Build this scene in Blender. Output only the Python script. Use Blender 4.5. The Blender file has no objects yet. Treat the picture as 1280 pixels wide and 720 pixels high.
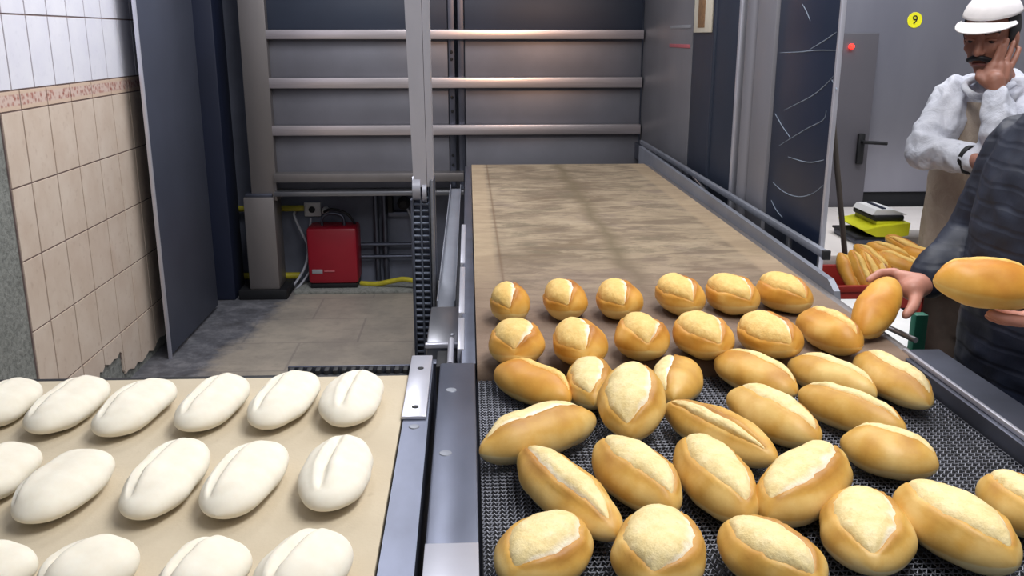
import bpy, bmesh, math, random
from mathutils import Vector, Matrix, noise
PI = math.pi
col = bpy.context.scene.collection
sc = bpy.context.scene

# ------------------------------------------------------------------ camera
FPX = 1150.0
CAM = Vector((0, 0, 1.55))
TH = math.atan(315 / FPX)
YW = math.atan(55 * math.cos(TH) / FPX)
Fv = Vector((math.sin(YW) * math.cos(TH), math.cos(YW) * math.cos(TH), -math.sin(TH)))
Rv = Vector((math.cos(YW), -math.sin(YW), 0))
Uv = Rv.cross(Fv)
cd = bpy.data.cameras.new('camera'); cam = bpy.data.objects.new('camera', cd); col.objects.link(cam)
cd.sensor_width = 36; cd.lens = FPX * 36 / 1280; cd.clip_start = .02
cam.location = CAM
cam.rotation_euler = Matrix((Rv, Uv, -Fv)).transposed().to_euler()
sc.camera = cam

def ray(u, v): return Fv + Rv * ((u - 640) / FPX) + Uv * ((360 - v) / FPX)
def onz(u, v, z): d = ray(u, v); return CAM + d * ((z - CAM.z) / d.z)
def P(u, v, Y): d = ray(u, v); return CAM + d * (Y / d.y)

# ------------------------------------------------------------------ materials
def lin(h):
    if isinstance(h, str):
        h = h.lstrip('#'); c = [int(h[i:i+2], 16) / 255 for i in (0, 2, 4)]
    else: c = h
    return tuple(((x / 12.92) if x <= .04045 else ((x + .055) / 1.055) ** 2.4) for x in c) + (1,)

class NT:
    def __init__(s, name):
        s.m = bpy.data.materials.new(name); s.m.use_nodes = True
        s.t = s.m.node_tree; s.n = s.t.nodes; s.l = s.t.links
        s.b = s.n['Principled BSDF']
    def new(s, t, **kw):
        n = s.n.new(t)
        for k, v in kw.items():
            if hasattr(n, k) and not k.startswith('i_'): setattr(n, k, v)
        return n
    def link(s, a, b): s.l.new(a, b)
    def coords(s, scale=(1, 1, 1), rot=(0, 0, 0), kind='Object'):
        tc = s.new('ShaderNodeTexCoord'); mp = s.new('ShaderNodeMapping')
        mp.inputs['Scale'].default_value = scale; mp.inputs['Rotation'].default_value = rot
        s.link(tc.outputs[kind], mp.inputs['Vector']); return mp.outputs[0]
    def noise(s, vec, scale, detail=4, rough=.55, dist=0):
        n = s.new('ShaderNodeTexNoise'); n.inputs['Scale'].default_value = scale
        n.inputs['Detail'].default_value = detail; n.inputs['Roughness'].default_value = rough
        n.inputs['Distortion'].default_value = dist
        s.link(vec, n.inputs['Vector']); return n.outputs['Fac']
    def ramp(s, fac, stops, interp='LINEAR'):
        r = s.new('ShaderNodeValToRGB'); e = r.color_ramp.elements; r.color_ramp.interpolation = interp
        while len(e) < len(stops): e.new(.5)
        for x, (p, c) in zip(e, stops):
            x.position = p; x.color = lin(c) if isinstance(c, str) else (c, c, c, 1)
        s.link(fac, r.inputs[0]); return r.outputs[0]
    def mix(s, fac, a, b, mode='MIX'):
        m = s.new('ShaderNodeMix'); m.data_type = 'RGBA'; m.blend_type = mode
        for i, x in ((0, fac), (6, a), (7, b)):
            if isinstance(x, (float, int)): m.inputs[i].default_value = x
            elif isinstance(x, str): m.inputs[i].default_value = lin(x)
            elif isinstance(x, tuple): m.inputs[i].default_value = x
            else: s.link(x, m.inputs[i])
        return m.outputs[2]
    def math(s, op, a, b=None):
        m = s.new('ShaderNodeMath'); m.operation = op
        for i, x in ((0, a), (1, b)):
            if x is None: continue
            if isinstance(x, (float, int)): m.inputs[i].default_value = x
            else: s.link(x, m.inputs[i])
        return m.outputs[0]
    def bump(s, h, strength=.3, dist=.01):
        b = s.new('ShaderNodeBump'); b.inputs['Strength'].default_value = strength
        b.inputs['Distance'].default_value = dist; s.link(h, b.inputs['Height'])
        s.link(b.outputs[0], s.b.inputs['Normal'])
    def base(s, c):
        if isinstance(c, str): s.b.inputs['Base Color'].default_value = lin(c)
        else: s.link(c, s.b.inputs['Base Color'])
    def set(s, rough=None, metal=None, spec=None):
        if rough is not None: s.b.inputs['Roughness'].default_value = rough
        if metal is not None: s.b.inputs['Metallic'].default_value = metal
        if spec is not None: s.b.inputs['Specular IOR Level'].default_value = spec

def plain(name, c, rough=.6, metal=0, var=.12, scale=8, bump=.1, stretch=(1, 1, 1), spec=None, bdist=.004):
    m = NT(name); v = m.coords(stretch)
    f = m.noise(v, scale, 5)
    cc = lin(c)
    a = tuple(min(1, x * (1 + var)) for x in cc[:3]) + (1,); b = tuple(x * (1 - var) for x in cc[:3]) + (1,)
    m.base(m.mix(m.ramp(f, [(.3, 0.0), (.7, 1.0)]), b, a))
    m.set(rough, metal, spec)
    if bump: m.bump(f, bump, bdist)
    return m.m

M = {}
M['steel'] = plain('brushed_steel', '#8f9096', .33, .85, .1, 6, .06, (1, 1, 12))
M['steel_bar'] = plain('bright_steel_bar', '#cfc6c8', .32, .75, .08, 9, .08, (.6, 6, 30))
M['chain_steel'] = plain('oily_chain_steel', '#838b9c', .4, .7, .2, 30, 0)
M['steel_dark'] = plain('worn_dark_steel', '#5c606e', .42, .8, .2, 7, .08)
M['steel_plate'] = plain('steel_plate', '#6a6f80', .38, .75, .22, 9, .06, (1, .4, 1))
M['steel_light'] = plain('light_steel', '#c9cad6', .35, .55, .06, 12, .04)
M['post_steel'] = plain('pale_post_steel', '#b4b2ba', .4, .4, .08, 10, .04, (1, 1, .3))
M['grey_panel'] = plain('grey_painted_panel', '#7c7c82', .42, .2, .1, 3, .04)
M['rack_panel'] = plain('dull_grey_sheet', '#77777f', .5, .45, .14, 2.5, .05)
M['upright'] = plain('brownish_steel', '#85807f', .4, .6, .12, 3, .04, (1, 1, .4))
M['navy_panel'] = plain('navy_painted_metal', '#2c3444', .5, .15, .15, 2, .04)
M['slate_panel'] = plain('slate_grey_door', '#484d5c', .5, .1, .1, 3, .04)
M['navy_dark'] = plain('dark_navy', '#141c33', .6, .1, .2, 2, .04)
M['black'] = plain('black_iron', '#1b1c20', .6, .3, .2, 20, .1)
M['dark_bed'] = plain('dark_bed', '#17181c', .7, .2, .2, 20, .1)
M['concrete'] = None
M['red'] = plain('red_enamel', '#8e1024', .4, 0, .1, 4, .03)
M['red_plastic'] = plain('red_plastic', '#9c2a22', .5, 0, .15, 10, .03)
M['white_plastic'] = plain('white_plastic', '#d8d8d8', .45, 0, .05, 10, .02)
M['off_white'] = plain('off_white_worktop', '#e2dcd8', .5, 0, .04, 10, .02)
M['cable'] = plain('grey_white_cable', '#a9abb5', .5, 0, .08, 20, .02)
M['black_rubber'] = plain('black_rubber', '#15161a', .6, 0, .2, 20, .02)
M['yellow_pipe'] = plain('yellow_pipe_paint', '#b6ab2e', .5, 0, .15, 20, .04)
M['yellow_plastic'] = plain('yellow_plastic', '#c9c91c', .45, 0, .12, 12, .04)
M['sticker_yellow'] = plain('yellow_sticker_paper', '#f2ee20', .5, 0, .03, 12, 0)
M['ink'] = plain('black_ink', '#16140f', .6, 0, .05, 12, 0)
M['green'] = plain('green_paint', '#1d6a54', .5, 0, .15, 12, .04)
M['wood_dark'] = plain('dark_broom_wood', '#4a4440', .6, 0, .2, 12, .06, (6, 6, 1))
M['skin'] = plain('skin', '#b98170', .5, 0, .1, 25, .08)
M['skin_dark'] = plain('tanned_skin', '#9c6a58', .5, 0, .12, 25, .08)
M['hair'] = plain('black_hair', '#18151a', .6, 0, .3, 60, .3)
M['trousers'] = plain('brown_trousers', '#4d433d', .85, 0, .25, 14, .3)
M['dark_trousers'] = plain('black_trousers', '#191c26', .85, 0, .25, 14, .3)
M['shoe'] = plain('black_shoe', '#1b1b1e', .5, 0, .2, 20, .1)
M['cap'] = plain('white_cap_cloth', '#e3dede', .85, 0, .04, 30, .15)
M['strip_red'] = plain('faded_red_stripe', '#b46068', .6, 0, .1, 30, 0)
M['strip_grey'] = plain('faded_grey_stripe', '#8d8f95', .6, 0, .1, 30, 0)
M['card'] = plain('printed_card', '#d9d2c0', .6, 0, .05, 30, 0)
M['card_brown'] = plain('printed_brown', '#8a6a4a', .6, 0, .3, 60, 0)

def m_concrete():
    m = NT('rough_concrete'); v = m.coords()
    f = m.noise(v, 9, 8, .7); g = m.noise(v, 55, 4, .7)
    m.base(m.mix(.45, m.ramp(f, [(.3, '#6d706c'), (.7, '#9a9c98')]), m.ramp(g, [(.35, '#50524f'), (.55, '#969892')])))
    m.set(.9); m.bump(m.math('ADD', f, g), .6, .01); return m.m
M['concrete'] = m_concrete()

def m_floor():
    m = NT('worn_tiled_floor'); v = m.coords()
    f = m.noise(v, 2.2, 7, .65); g = m.noise(v, 14, 6, .7)
    br = m.new('ShaderNodeTexBrick'); m.link(v, br.inputs['Vector'])
    br.inputs['Scale'].default_value = 1.0; br.inputs['Brick Width'].default_value = .6
    br.inputs['Row Height'].default_value = .42; br.inputs['Mortar Size'].default_value = .006
    br.inputs['Color1'].default_value = lin('#b0a698'); br.inputs['Color2'].default_value = lin('#aaa093')
    br.inputs['Mortar'].default_value = lin('#988f86')
    c = m.mix(m.ramp(f, [(.42, 0.0), (.62, .45)]), br.outputs['Color'], '#6d6a68')
    c = m.mix(m.ramp(g, [(.5, 0.0), (.75, .4)]), c, '#75706a')
    # grey worn patch by the door panel, with ragged edges
    sx = m.new('ShaderNodeSeparateXYZ'); m.link(v, sx.inputs[0])
    d = m.math('ADD', m.math('ADD', sx.outputs[0], m.math('MULTIPLY', sx.outputs[1], -.13)), m.math('MULTIPLY', m.noise(v, 6, 5, .7), .35))
    w = m.ramp(m.math('ADD', d, 2.0), [(.30, 1.0), (.42, 0.0)])
    c = m.mix(m.math('MULTIPLY', w, .9), c, m.ramp(m.noise(v, 8, 8, .75), [(.35, '#3a3c44'), (.5, '#5c5f68'), (.68, '#8b8c92')]))
    m.base(c); m.set(.45); m.bump(g, .15, .004); return m.m
M['floor'] = m_floor()

def m_tile(name, c1, c2, stain):
    m = NT(name); v = m.coords()
    f = m.noise(v, 7, 6, .6); g = m.noise(v, 30, 4, .6)
    c = m.ramp(f, [(.3, c1), (.7, c2)])
    m.base(m.mix(m.ramp(g, [(.58, 0.0), (.8, .5)]), c, stain)); m.set(.3); return m.m
M['tile_beige'] = m_tile('beige_glazed_tile', '#d6c2b0', '#e4d4c4', '#b49a86')
M['tile_white'] = m_tile('white_glazed_tile', '#e6e6f2', '#f0f0f8', '#d2d2de')
M['grout'] = plain('dirty_grout', '#857470', .9, 0, .2, 30, .2)
def m_border():
    m = NT('patterned_border_tile'); v = m.coords((1, 1, 1))
    w = m.new('ShaderNodeTexVoronoi'); w.inputs['Scale'].default_value = 55; m.link(v, w.inputs['Vector'])
    n = m.noise(v, 70, 5, .7, 1.5)
    c = m.mix(m.ramp(w.outputs['Distance'], [(.25, 0.0), (.6, 1.0)]), m.ramp(n, [(.4, '#9c5a4e'), (.6, '#c99a8c')]), '#dcc4b8')
    sx = m.new('ShaderNodeSeparateXYZ'); m.link(v, sx.inputs[0])
    e = m.math('ABSOLUTE', m.math('ADD', sx.outputs[2], -1.332))
    m.base(m.mix(m.ramp(m.math('MULTIPLY', e, 10), [(.17, 0.0), (.22, 1.0)]), c, '#dcc3ae')); m.set(.35); return m.m
M['tile_border'] = m_border()

def m_canvas():
    m = NT('stained_canvas_belt'); ge = m.new('ShaderNodeNewGeometry'); v = ge.outputs['Position']
    def sc3(a):
        mp = m.new('ShaderNodeMapping'); mp.inputs['Scale'].default_value = a; m.link(v, mp.inputs[0]); return mp.outputs[0]
    wr = m.noise(sc3((1.5, 4.2, 1)), 3.4, 8, .62, 1.2)
    big = m.noise(v, 2.6, 6, .65); fine = m.noise(v, 90, 3, .6)
    c = m.ramp(big, [(.36, '#7a6852'), (.45, '#8d7c66'), (.55, '#a39178'), (.64, '#8c7b69')])
    c = m.mix(m.ramp(wr, [(.40, .6), (.50, 0.0)]), c, '#6c5c4c')  # crease shade painted into the colour: wrinkle hollows darkened
    c = m.mix(m.ramp(wr, [(.53, 0.0), (.64, .45)]), c, '#b7a68c')  # wrinkle crests painted lighter, as if catching light
    pt = m.noise(sc3((1, 1.6, 1)), 7, 6, .7)
    c = m.mix(m.ramp(pt, [(.53, 0.0), (.62, .6)]), c, '#6f6450')
    sx = m.new('ShaderNodeSeparateXYZ'); m.link(v, sx.inputs[0])
    wob = m.math('MULTIPLY', m.math('ADD', m.noise(v, 5, 4), -.5), .10)
    x = m.math('ADD', sx.outputs[0], wob)
    # long dark grease line down the belt, hem bands, seams
    l1 = m.ramp(m.math('ABSOLUTE', m.math('ADD', x, -.44)), [(.0, .8), (.045, 0.0)])
    c = m.mix(l1, c, '#6e6048')
    hem = m.ramp(m.math('ABSOLUTE', m.math('ADD', sx.outputs[0], -.085)), [(.0, .7), (.006, 0.0)])
    c = m.mix(hem, c, '#6a5038')
    band = m.ramp(m.math('ABSOLUTE', m.math('ADD', sx.outputs[0], -.435)), [(.355, 0.0), (.372, .55)])
    c = m.mix(band, c, '#b59e80')
    sm = m.ramp(m.math('ABSOLUTE', m.math('ADD', sx.outputs[1], -2.26)), [(.0, .5), (.006, 0.0)])
    c = m.mix(m.math('MULTIPLY', sm, m.ramp(sx.outputs[0], [(.12, 1.0), (.2, .0)])), c, '#6a5038')
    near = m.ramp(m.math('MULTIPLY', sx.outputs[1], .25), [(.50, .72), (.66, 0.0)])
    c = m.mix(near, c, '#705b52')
    c = m.mix(.12, c, '#4a3c30')
    m.base(c); m.set(.85); m.bump(m.math('ADD', m.math('MULTIPLY', wr, 3.0), m.math('MULTIPLY', fine, .3)), .35, .006); return m.m
M['canvas'] = m_canvas()
def m_dcanvas():
    m = NT('floured_cloth_belt'); v = m.coords()
    big = m.noise(v, 4, 5, .6); fine = m.noise(v, 160, 3, .6); sp = m.noise(v, 24, 3, .6)
    c = m.ramp(big, [(.3, '#bfb199'), (.7, '#ccc0aa')])
    c = m.mix(m.ramp(sp, [(.66, 0.0), (.8, .45)]), c, '#94826a')
    m.base(c); m.set(.95); m.bump(fine, .25, .002); return m.m
M['dcanvas'] = m_dcanvas()

def m_crust():
    m = NT('golden_crust'); v = m.coords()
    at = m.new('ShaderNodeAttribute'); at.attribute_name = 'bake'
    oi = m.new('ShaderNodeObjectInfo')
    f = m.noise(v, 32, 4, .6); g = m.noise(v, 160, 3, .6)
    k = m.math('ADD', at.outputs['Fac'], m.math('MULTIPLY', m.math('ADD', f, -.5), .35))
    c = m.ramp(k, [(.08, '#efdca6'), (.30, '#e0c07a'), (.52, '#cda04e'), (.76, '#b48036'), (.98, '#8a5424')])
    gd = m.new('ShaderNodeAttribute'); gd.attribute_name = 'gold'
    c = m.mix(m.math('MULTIPLY', gd.outputs['Fac'], .7), c, m.ramp(k, [(.1, '#efc668'), (.45, '#e0a038'), (.75, '#c67c24'), (.98, '#94561e')]))
    m.base(c); m.set(.46, 0, .4)
    m.b.inputs['Subsurface Weight'].default_value = .06
    m.b.inputs['Subsurface Radius'].default_value = (.02, .01, .004)
    m.bump(m.math('ADD', m.math('MULTIPLY', f, .6), m.math('MULTIPLY', g, .3)), .14, .004); return m.m
M['crust'] = m_crust()
def m_crumb():
    m = NT('pale_split_crumb'); v = m.coords()
    at = m.new('ShaderNodeAttribute'); at.attribute_name = 'white'
    f = m.noise(v, 45, 4, .6); g = m.noise(v, 140, 4, .65)
    c = m.ramp(f, [(.3, '#e0c688'), (.5, '#e9d49c'), (.7, '#eedbac')])
    gd = m.new('ShaderNodeAttribute'); gd.attribute_name = 'gold'
    c = m.mix(gd.outputs['Fac'], c, m.ramp(f, [(.3, '#e2ab42'), (.7, '#f0c564')]))
    c = m.mix(m.ramp(g, [(.58, 0.0), (.75, .4)]), c, '#c09a58')
    c = m.mix(at.outputs['Fac'], c, '#fbf3dc')
    m.base(c); m.set(.55, 0, .4); m.bump(m.math('ADD', f, g), .35, .005); return m.m
M['crumb'] = m_crumb()
def m_dough():
    m = NT('raw_floured_dough'); v = m.coords()
    f = m.noise(v, 30, 4, .6)
    m.base(m.ramp(f, [(.3, '#e4dccb'), (.7, '#ede8da')])); m.set(.75, 0, .3)
    m.b.inputs['Subsurface Weight'].default_value = .1
    m.b.inputs['Subsurface Radius'].default_value = (.02, .015, .01)
    m.bump(m.noise(v, 90, 3), .06, .002); return m.m
M['dough'] = m_dough()

M['marble'] = plain('dark_blue_stone', '#202a40', .35, 0, .15, 2, 0)
M['vein'] = plain('pale_vein', '#7d8a9a', .5, 0, .2, 30, 0)
M['grey_post'] = plain('grey_post_paint', '#85858d', .45, .25, .08, 4, .03, (1, 1, .3))
M['guard'] = plain('worn_guard_steel', '#868a95', .45, .35, .15, 5, .05)
def m_stain():
    m = NT('stainless_cabinet'); v = m.coords()
    f = m.noise(m.coords((1, 1, .25)), 3, 4); g = m.noise(m.coords((60, 1, 1)), 3, 3)
    m.base(m.ramp(f, [(.3, '#8b8c98'), (.7, '#9fa0ab')])); m.set(.36, .7); m.bump(g, .05, .002)
    return m.m
M['stainless'] = m_stain()
def m_quilt():
    m = NT('navy_quilted_nylon'); v = m.coords()
    w = m.new('ShaderNodeTexWave'); w.wave_type = 'BANDS'; w.bands_direction = 'Z'
    w.inputs['Scale'].default_value = 8; w.inputs['Distortion'].default_value = 2.2; w.inputs['Detail'].default_value = 2
    m.link(v, w.inputs['Vector'])
    f = m.noise(v, 14, 5); 
    m.base(m.ramp(f, [(.3, '#121828'), (.7, '#1b2337')])); m.set(.55, 0, .4)
    h = m.math('ADD', m.math('MULTIPLY', m.ramp(w.outputs['Fac'], [(.0, 0.0), (.25, 1.0)]), .8), f)
    m.bump(h, .18, .010); return m.m
M['quilt'] = m_quilt()
def m_cloth(name, a, b, stain, s=14, bs=.5):
    m = NT(name); v = m.coords(); f = m.noise(v, s, 5, .6, .8); g = m.noise(v, 300, 2); h = m.noise(v, 26, 3)
    c = m.ramp(f, [(.3, a), (.7, b)])
    m.base(m.mix(m.ramp(h, [(.66, 0.0), (.74, .6)]), c, stain)); m.set(.9, 0, .2)
    m.bump(m.math('ADD', f, m.math('MULTIPLY', g, .1)), bs, .02); return m.m
M['white_cloth'] = m_cloth('white_work_jacket', '#b9bcc8', '#d6d8e2', '#8e92a0')
M['apron'] = m_cloth('beige_apron_cloth', '#a8988a', '#bdb0a2', '#857364')
def m_emit(name, c, s):
    m = NT(name); m.base(c); m.b.inputs['Emission Color'].default_value = lin(c); m.b.inputs['Emission Strength'].default_value = s
    return m.m
M['led'] = m_emit('red_indicator_lamp', '#ff2018', 6)
M['lamp'] = m_emit('white_tube_lamp', '#ffffff', 4)

# ------------------------------------------------------------------ mesh helpers
ORG = {}
def link_mesh(name, me, mat, parent=None, smooth=False):
    o = bpy.data.objects.new(name, me); col.objects.link(o)
    if mat is not None: me.materials.append(M[mat] if isinstance(mat, str) else mat)
    if parent is not None: o.parent = parent
    if smooth: me.shade_smooth()
    return o
def build(name, bm, mat, parent=None, smooth=False, auto=None, rel=None):
    me = bpy.data.meshes.new(name); bmesh.ops.recalc_face_normals(bm, faces=bm.faces[:])
    if parent is not None and parent.name in ORG:
        bmesh.ops.translate(bm, vec=-ORG[parent.name], verts=bm.verts[:])
    bm.to_mesh(me); bm.free()
    if auto is not None:
        me.shade_smooth(); me.set_sharp_from_angle(angle=math.radians(auto))
    o = link_mesh(name, me, mat, parent, smooth)
    if parent is not None and parent.name in ORG: ORG[o.name] = ORG[parent.name]
    return o
def tag(o, label, cat, group=None):
    o['label'] = label; o['category'] = cat
    if group: o['group'] = group
    return o
def thing(name, label, cat, loc=(0, 0, 0), group=None):
    o = bpy.data.objects.new(name, None); col.objects.link(o); o.location = loc; o.empty_display_size = .05
    ORG[o.name] = Vector(loc); return tag(o, label, cat, group)
def struct(o): o['kind'] = 'structure'; return o

def box(bm, x0, x1, y0, y1, z0, z1, bev=0.0):
    vs = [bm.verts.new((x, y, z)) for x in (x0, x1) for y in (y0, y1) for z in (z0, z1)]
    F = [(0, 1, 3, 2), (4, 6, 7, 5), (0, 4, 5, 1), (2, 3, 7, 6), (0, 2, 6, 4), (1, 5, 7, 3)]
    fs = [bm.faces.new([vs[i] for i in f]) for f in F]
    if bev:
        es = list({e for f in fs for e in f.edges})
        bmesh.ops.bevel(bm, geom=es, offset=bev, segments=2, affect='EDGES', profile=.5)
    return vs
def BX(name, dims, mat, parent=None, bev=.003, **kw):
    bm = bmesh.new(); box(bm, *dims, bev); return build(name, bm, mat, parent, auto=40, **kw)
def prism(bm, pts, axis, a, b):
    """pts 2D outline; axis 'x','y','z' extrusion between a and b"""
    def mk(p, t):
        return {'x': (t, p[0], p[1]), 'y': (p[0], t, p[1]), 'z': (p[0], p[1], t)}[axis]
    v0 = [bm.verts.new(mk(p, a)) for p in pts]; v1 = [bm.verts.new(mk(p, b)) for p in pts]
    n = len(pts)
    bm.faces.new(v0); bm.faces.new(v1[::-1])
    for i in range(n): bm.faces.new((v0[i], v1[i], v1[(i+1) % n], v0[(i+1) % n]))
def catmull(pts, n=6):
    pts = [Vector(p) for p in pts]
    if len(pts) < 3: return pts
    q = [pts[0]] + pts + [pts[-1]]; out = []
    for i in range(1, len(q) - 2):
        for k in range(n):
            t = k / n; a, b, c, d = q[i-1], q[i], q[i+1], q[i+2]
            out.append(.5 * ((2*b) + (c-a)*t + (2*a-5*b+4*c-d)*t*t + (3*b-3*c+d-a)*t**3))
    out.append(pts[-1]); return out
def tube(bm, pts, r, sides=10, cap=True):
    pts = [Vector(p) for p in pts]; n = len(pts)
    rr = r if isinstance(r, (list, tuple)) else [r] * n
    up = Vector((0, 0, 1)); rings = []
    t0 = (pts[1] - pts[0]).normalized()
    if abs(t0.dot(up)) > .95: up = Vector((1, 0, 0))
    s = t0.cross(up).normalized()
    for i in range(n):
        t = (pts[min(i+1, n-1)] - pts[max(i-1, 0)]).normalized()
        s = (s - t * s.dot(t)).normalized(); w = t.cross(s)
        rings.append([bm.verts.new(pts[i] + (s * math.cos(2*PI*k/sides) + w * math.sin(2*PI*k/sides)) * rr[i]) for k in range(sides)])
    for a, b in zip(rings, rings[1:]):
        for k in range(sides): bm.faces.new((a[k], a[(k+1) % sides], b[(k+1) % sides], b[k]))
    if cap: bm.faces.new(rings[0][::-1]); bm.faces.new(rings[-1])
def TB(name, pts, r, mat, parent=None, sides=10, curve=True):
    bm = bmesh.new(); tube(bm, catmull(pts) if curve else pts, r, sides); return build(name, bm, mat, parent, auto=50)
def lathe(bm, prof, c, axis='z', seg=24):
    c = Vector(c); rings = []
    def mk(r, h, a):
        x, y = r * math.cos(a), r * math.sin(a)
        return c + Vector({'z': (x, y, h), 'y': (x, h, y), 'x': (h, x, y)}[axis])
    for r, h in prof: rings.append([bm.verts.new(mk(r, h, 2*PI*k/seg)) for k in range(seg)])
    for a, b in zip(rings, rings[1:]):
        for k in range(seg): bm.faces.new((a[k], a[(k+1) % seg], b[(k+1) % seg], b[k]))
    bm.faces.new(rings[0][::-1]); bm.faces.new(rings[-1])

# ------------------------------------------------------------------ room
WX = -1.6
bm = bmesh.new(); box(bm, -3.2, 4.2, -1.0, 7.0, -.1, 0)
struct(build('floor', bm, 'floor'))
struct(BX('wall_left', (WX - .2, WX - .004, -1.0, 4.72, 0, 2.9), 'concrete', bev=0))
struct(BX('wall_back', (-3.2, 4.2, 5.86, 6.0, 0, 2.9), plain('dirty_grey_plaster', '#6b7080', .85, 0, .25, 3, .15), bev=0))
struct(BX('wall_right', (3.6, 3.75, -1.0, 5.86, 0, 2.9), plain('pale_plaster', '#b9b6b2', .85, 0, .08, 3, .1), bev=0))
struct(BX('wall_recess', (-2.2, -2.1, 4.72, 5.86, 0, 2.9), 'navy_dark', bev=0))

# glazed tiles: one mesh per kind of tile on the left wall, each tile a bevelled slab
tiles = {'tile_white': bmesh.new(), 'tile_beige': bmesh.new(), 'tile_border': bmesh.new()}
gr = bmesh.new(); prism(gr, [(4.70, 2.9), (2.2, 2.9), (2.2, 1.285), (3.262, 1.285), (3.262, .0), (3.70, .0), (3.73, .085), (3.79, .165), (3.96, .165), (4.04, .175), (4.055, .06), (4.3, .045), (4.50, .06), (4.70, .08)], 'x', WX - .006, WX + .001)
struct(build('wall_left_grout', gr, 'grout'))
def tile(kind, y0, y1, z0, z1):
    g = .0045; h = .003; box(tiles[kind], WX - .002, WX + .005, y0 + g, y1 - g, z0 + h, z1 - h, .001)
for i in range(-6, 8):
    y0, y1 = 3.36 + .179 * i, 3.36 + .179 * (i + 1); y1 = min(y1, 4.70)
    if y0 < 4.68:
        for k in range(5): tile('tile_white', y0, y1, 1.366 + .258 * k, 1.366 + .258 * (k + 1))
for i in range(-5, 7):
    y0, y1 = 3.2 + .215 * i, 3.2 + .215 * (i + 1); y0c, y1c = y0, min(y1, 4.70)
    tile('tile_border', y0c, y1c, 1.295, 1.366)
    if y1 <= 3.262: continue
    y0c = max(y0, 3.262)
    for k in range(4): tile('tile_beige', y0c, y1c, 1.295 - .262 * (k + 1), 1.295 - .262 * k)
# bottom row with broken edges
def jag(pts):
    prism(tiles['tile_beige'], pts, 'x', WX - .002, WX + .007)
zt = .2435
jag([(3.266, 0), (3.266, zt), (3.411, zt), (3.411, 0)])
jag([(3.419, 0), (3.419, zt), (3.626, zt), (3.626, 0)])
jag([(3.634, .0), (3.634, zt), (3.841, zt), (3.841, .165), (3.815, .15), (3.785, .16), (3.76, .11), (3.72, .08), (3.69, 0)])
jag([(3.849, .17), (3.849, zt), (4.056, zt), (4.056, .06), (4.048, .07), (4.046, .155), (4.02, .17), (3.985, .152), (3.95, .16), (3.90, .152)])
jag([(4.064, .05), (4.064, zt), (4.271, zt), (4.271, .03), (4.22, .05), (4.17, .035), (4.11, .055)])
jag([(4.279, .03), (4.279, zt), (4.486, zt), (4.486, .045), (4.44, .03), (4.38, .05), (4.32, .035)])
jag([(4.494, .05), (4.494, zt), (4.70, zt), (4.70, .07), (4.62, .05), (4.55, .065)])
for k, b in tiles.items(): struct(build('wall_left_' + k, b, k))

# slate door panel at the end of the tiled wall
d = thing('door_1', 'slate grey metal door panel at the end of the tiled wall', 'door', (-1.53, 4.85, 0)); 
for k in ('label', 'category'): del d[k]
struct(d)
BX('door_leaf', (-1.505, -1.49, 4.40, 5.28, .02, 2.5), 'slate_panel', d, .004)
BX('door_edge_trim', (-1.507, -1.488, 4.392, 4.40, .0, 2.5), 'steel_light', d, .002)

# dark navy column inside the gap behind the door panel
BX('dark_column', (-1.66, -1.43, 5.45, 5.70, 0, 2.6), 'navy_dark', None, .01)
tag(bpy.data.objects['dark_column'], 'dark navy column in the gap between the slate door panel and the steel rack', 'column')

# ------------------------------------------------------------------ steel rack at the back
rk = thing('steel_rack', 'tall grey steel rack wall with horizontal bars across the back', 'rack', (-.07, 5.6, 0))
bm = bmesh.new(); box(bm, -1.30, -1.15, 5.50, 5.66, .60, 2.6, .004); build('upright', bm, 'upright', rk, auto=40)
ft = BX('foot_box', (-1.345, -1.165, 5.47, 5.68, .06, .625), 'upright', rk, .006)
BX('foot_cap', (-1.335, -1.175, 5.48, 5.67, .625, .645), 'steel_dark', rk, .004)
BX('foot_plate', (-1.41, -1.12, 5.45, 5.70, 0.0, .06), 'black', rk, .004)
for z0, z1 in ((1.532, 1.585), (1.257, 1.316), (.985, 1.042), (1.80, 1.86), (2.07, 2.13)):
    BX('cross_bar', (-1.155, 1.022, 5.50, 5.545, z0, z1), 'steel_bar', rk, .003)
BX('lower_beam', (-1.155, -.035, 5.46, 5.56, .715, .765), 'upright', rk, .003)
BX('lower_lip', (-1.155, -.035, 5.44, 5.56, .635, .662), 'steel', rk, .003)
zz = [(.66, .99), (.99, 1.26), (1.26, 1.535), (1.535, 1.80), (1.80, 2.6)]
for z0, z1 in zz:
    BX('back_panel', (-1.155, -.12, 5.56, 5.58, z0 + .004, z1 - .004), 'rack_panel' if z1 < 1.6 else 'navy_panel', rk, .003)
    BX('back_panel', (-.02, 1.022, 5.56, 5.58, z0 + .004 if z0 > .7 else .5, z1 - .004), 'rack_panel' if z1 < 1.6 else 'navy_panel', rk, .003)
BX('joint_strip', (-.115, -.08, 5.55, 5.575, .66, 2.6), 'steel_dark', rk, .002)
BX('joint_strip', (-.060, -.025, 5.55, 5.575, .66, 2.6), 'steel_dark', rk, .002)
for z in (.80, 1.12, 1.20, 1.42, 1.46, .86):
    bm = bmesh.new(); lathe(bm, [(.009, 0), (.009, -.008), (.006, -.012)], (-.098, 5.552, z), 'y', 10); build('bolt', bm, 'black', rk)

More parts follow.
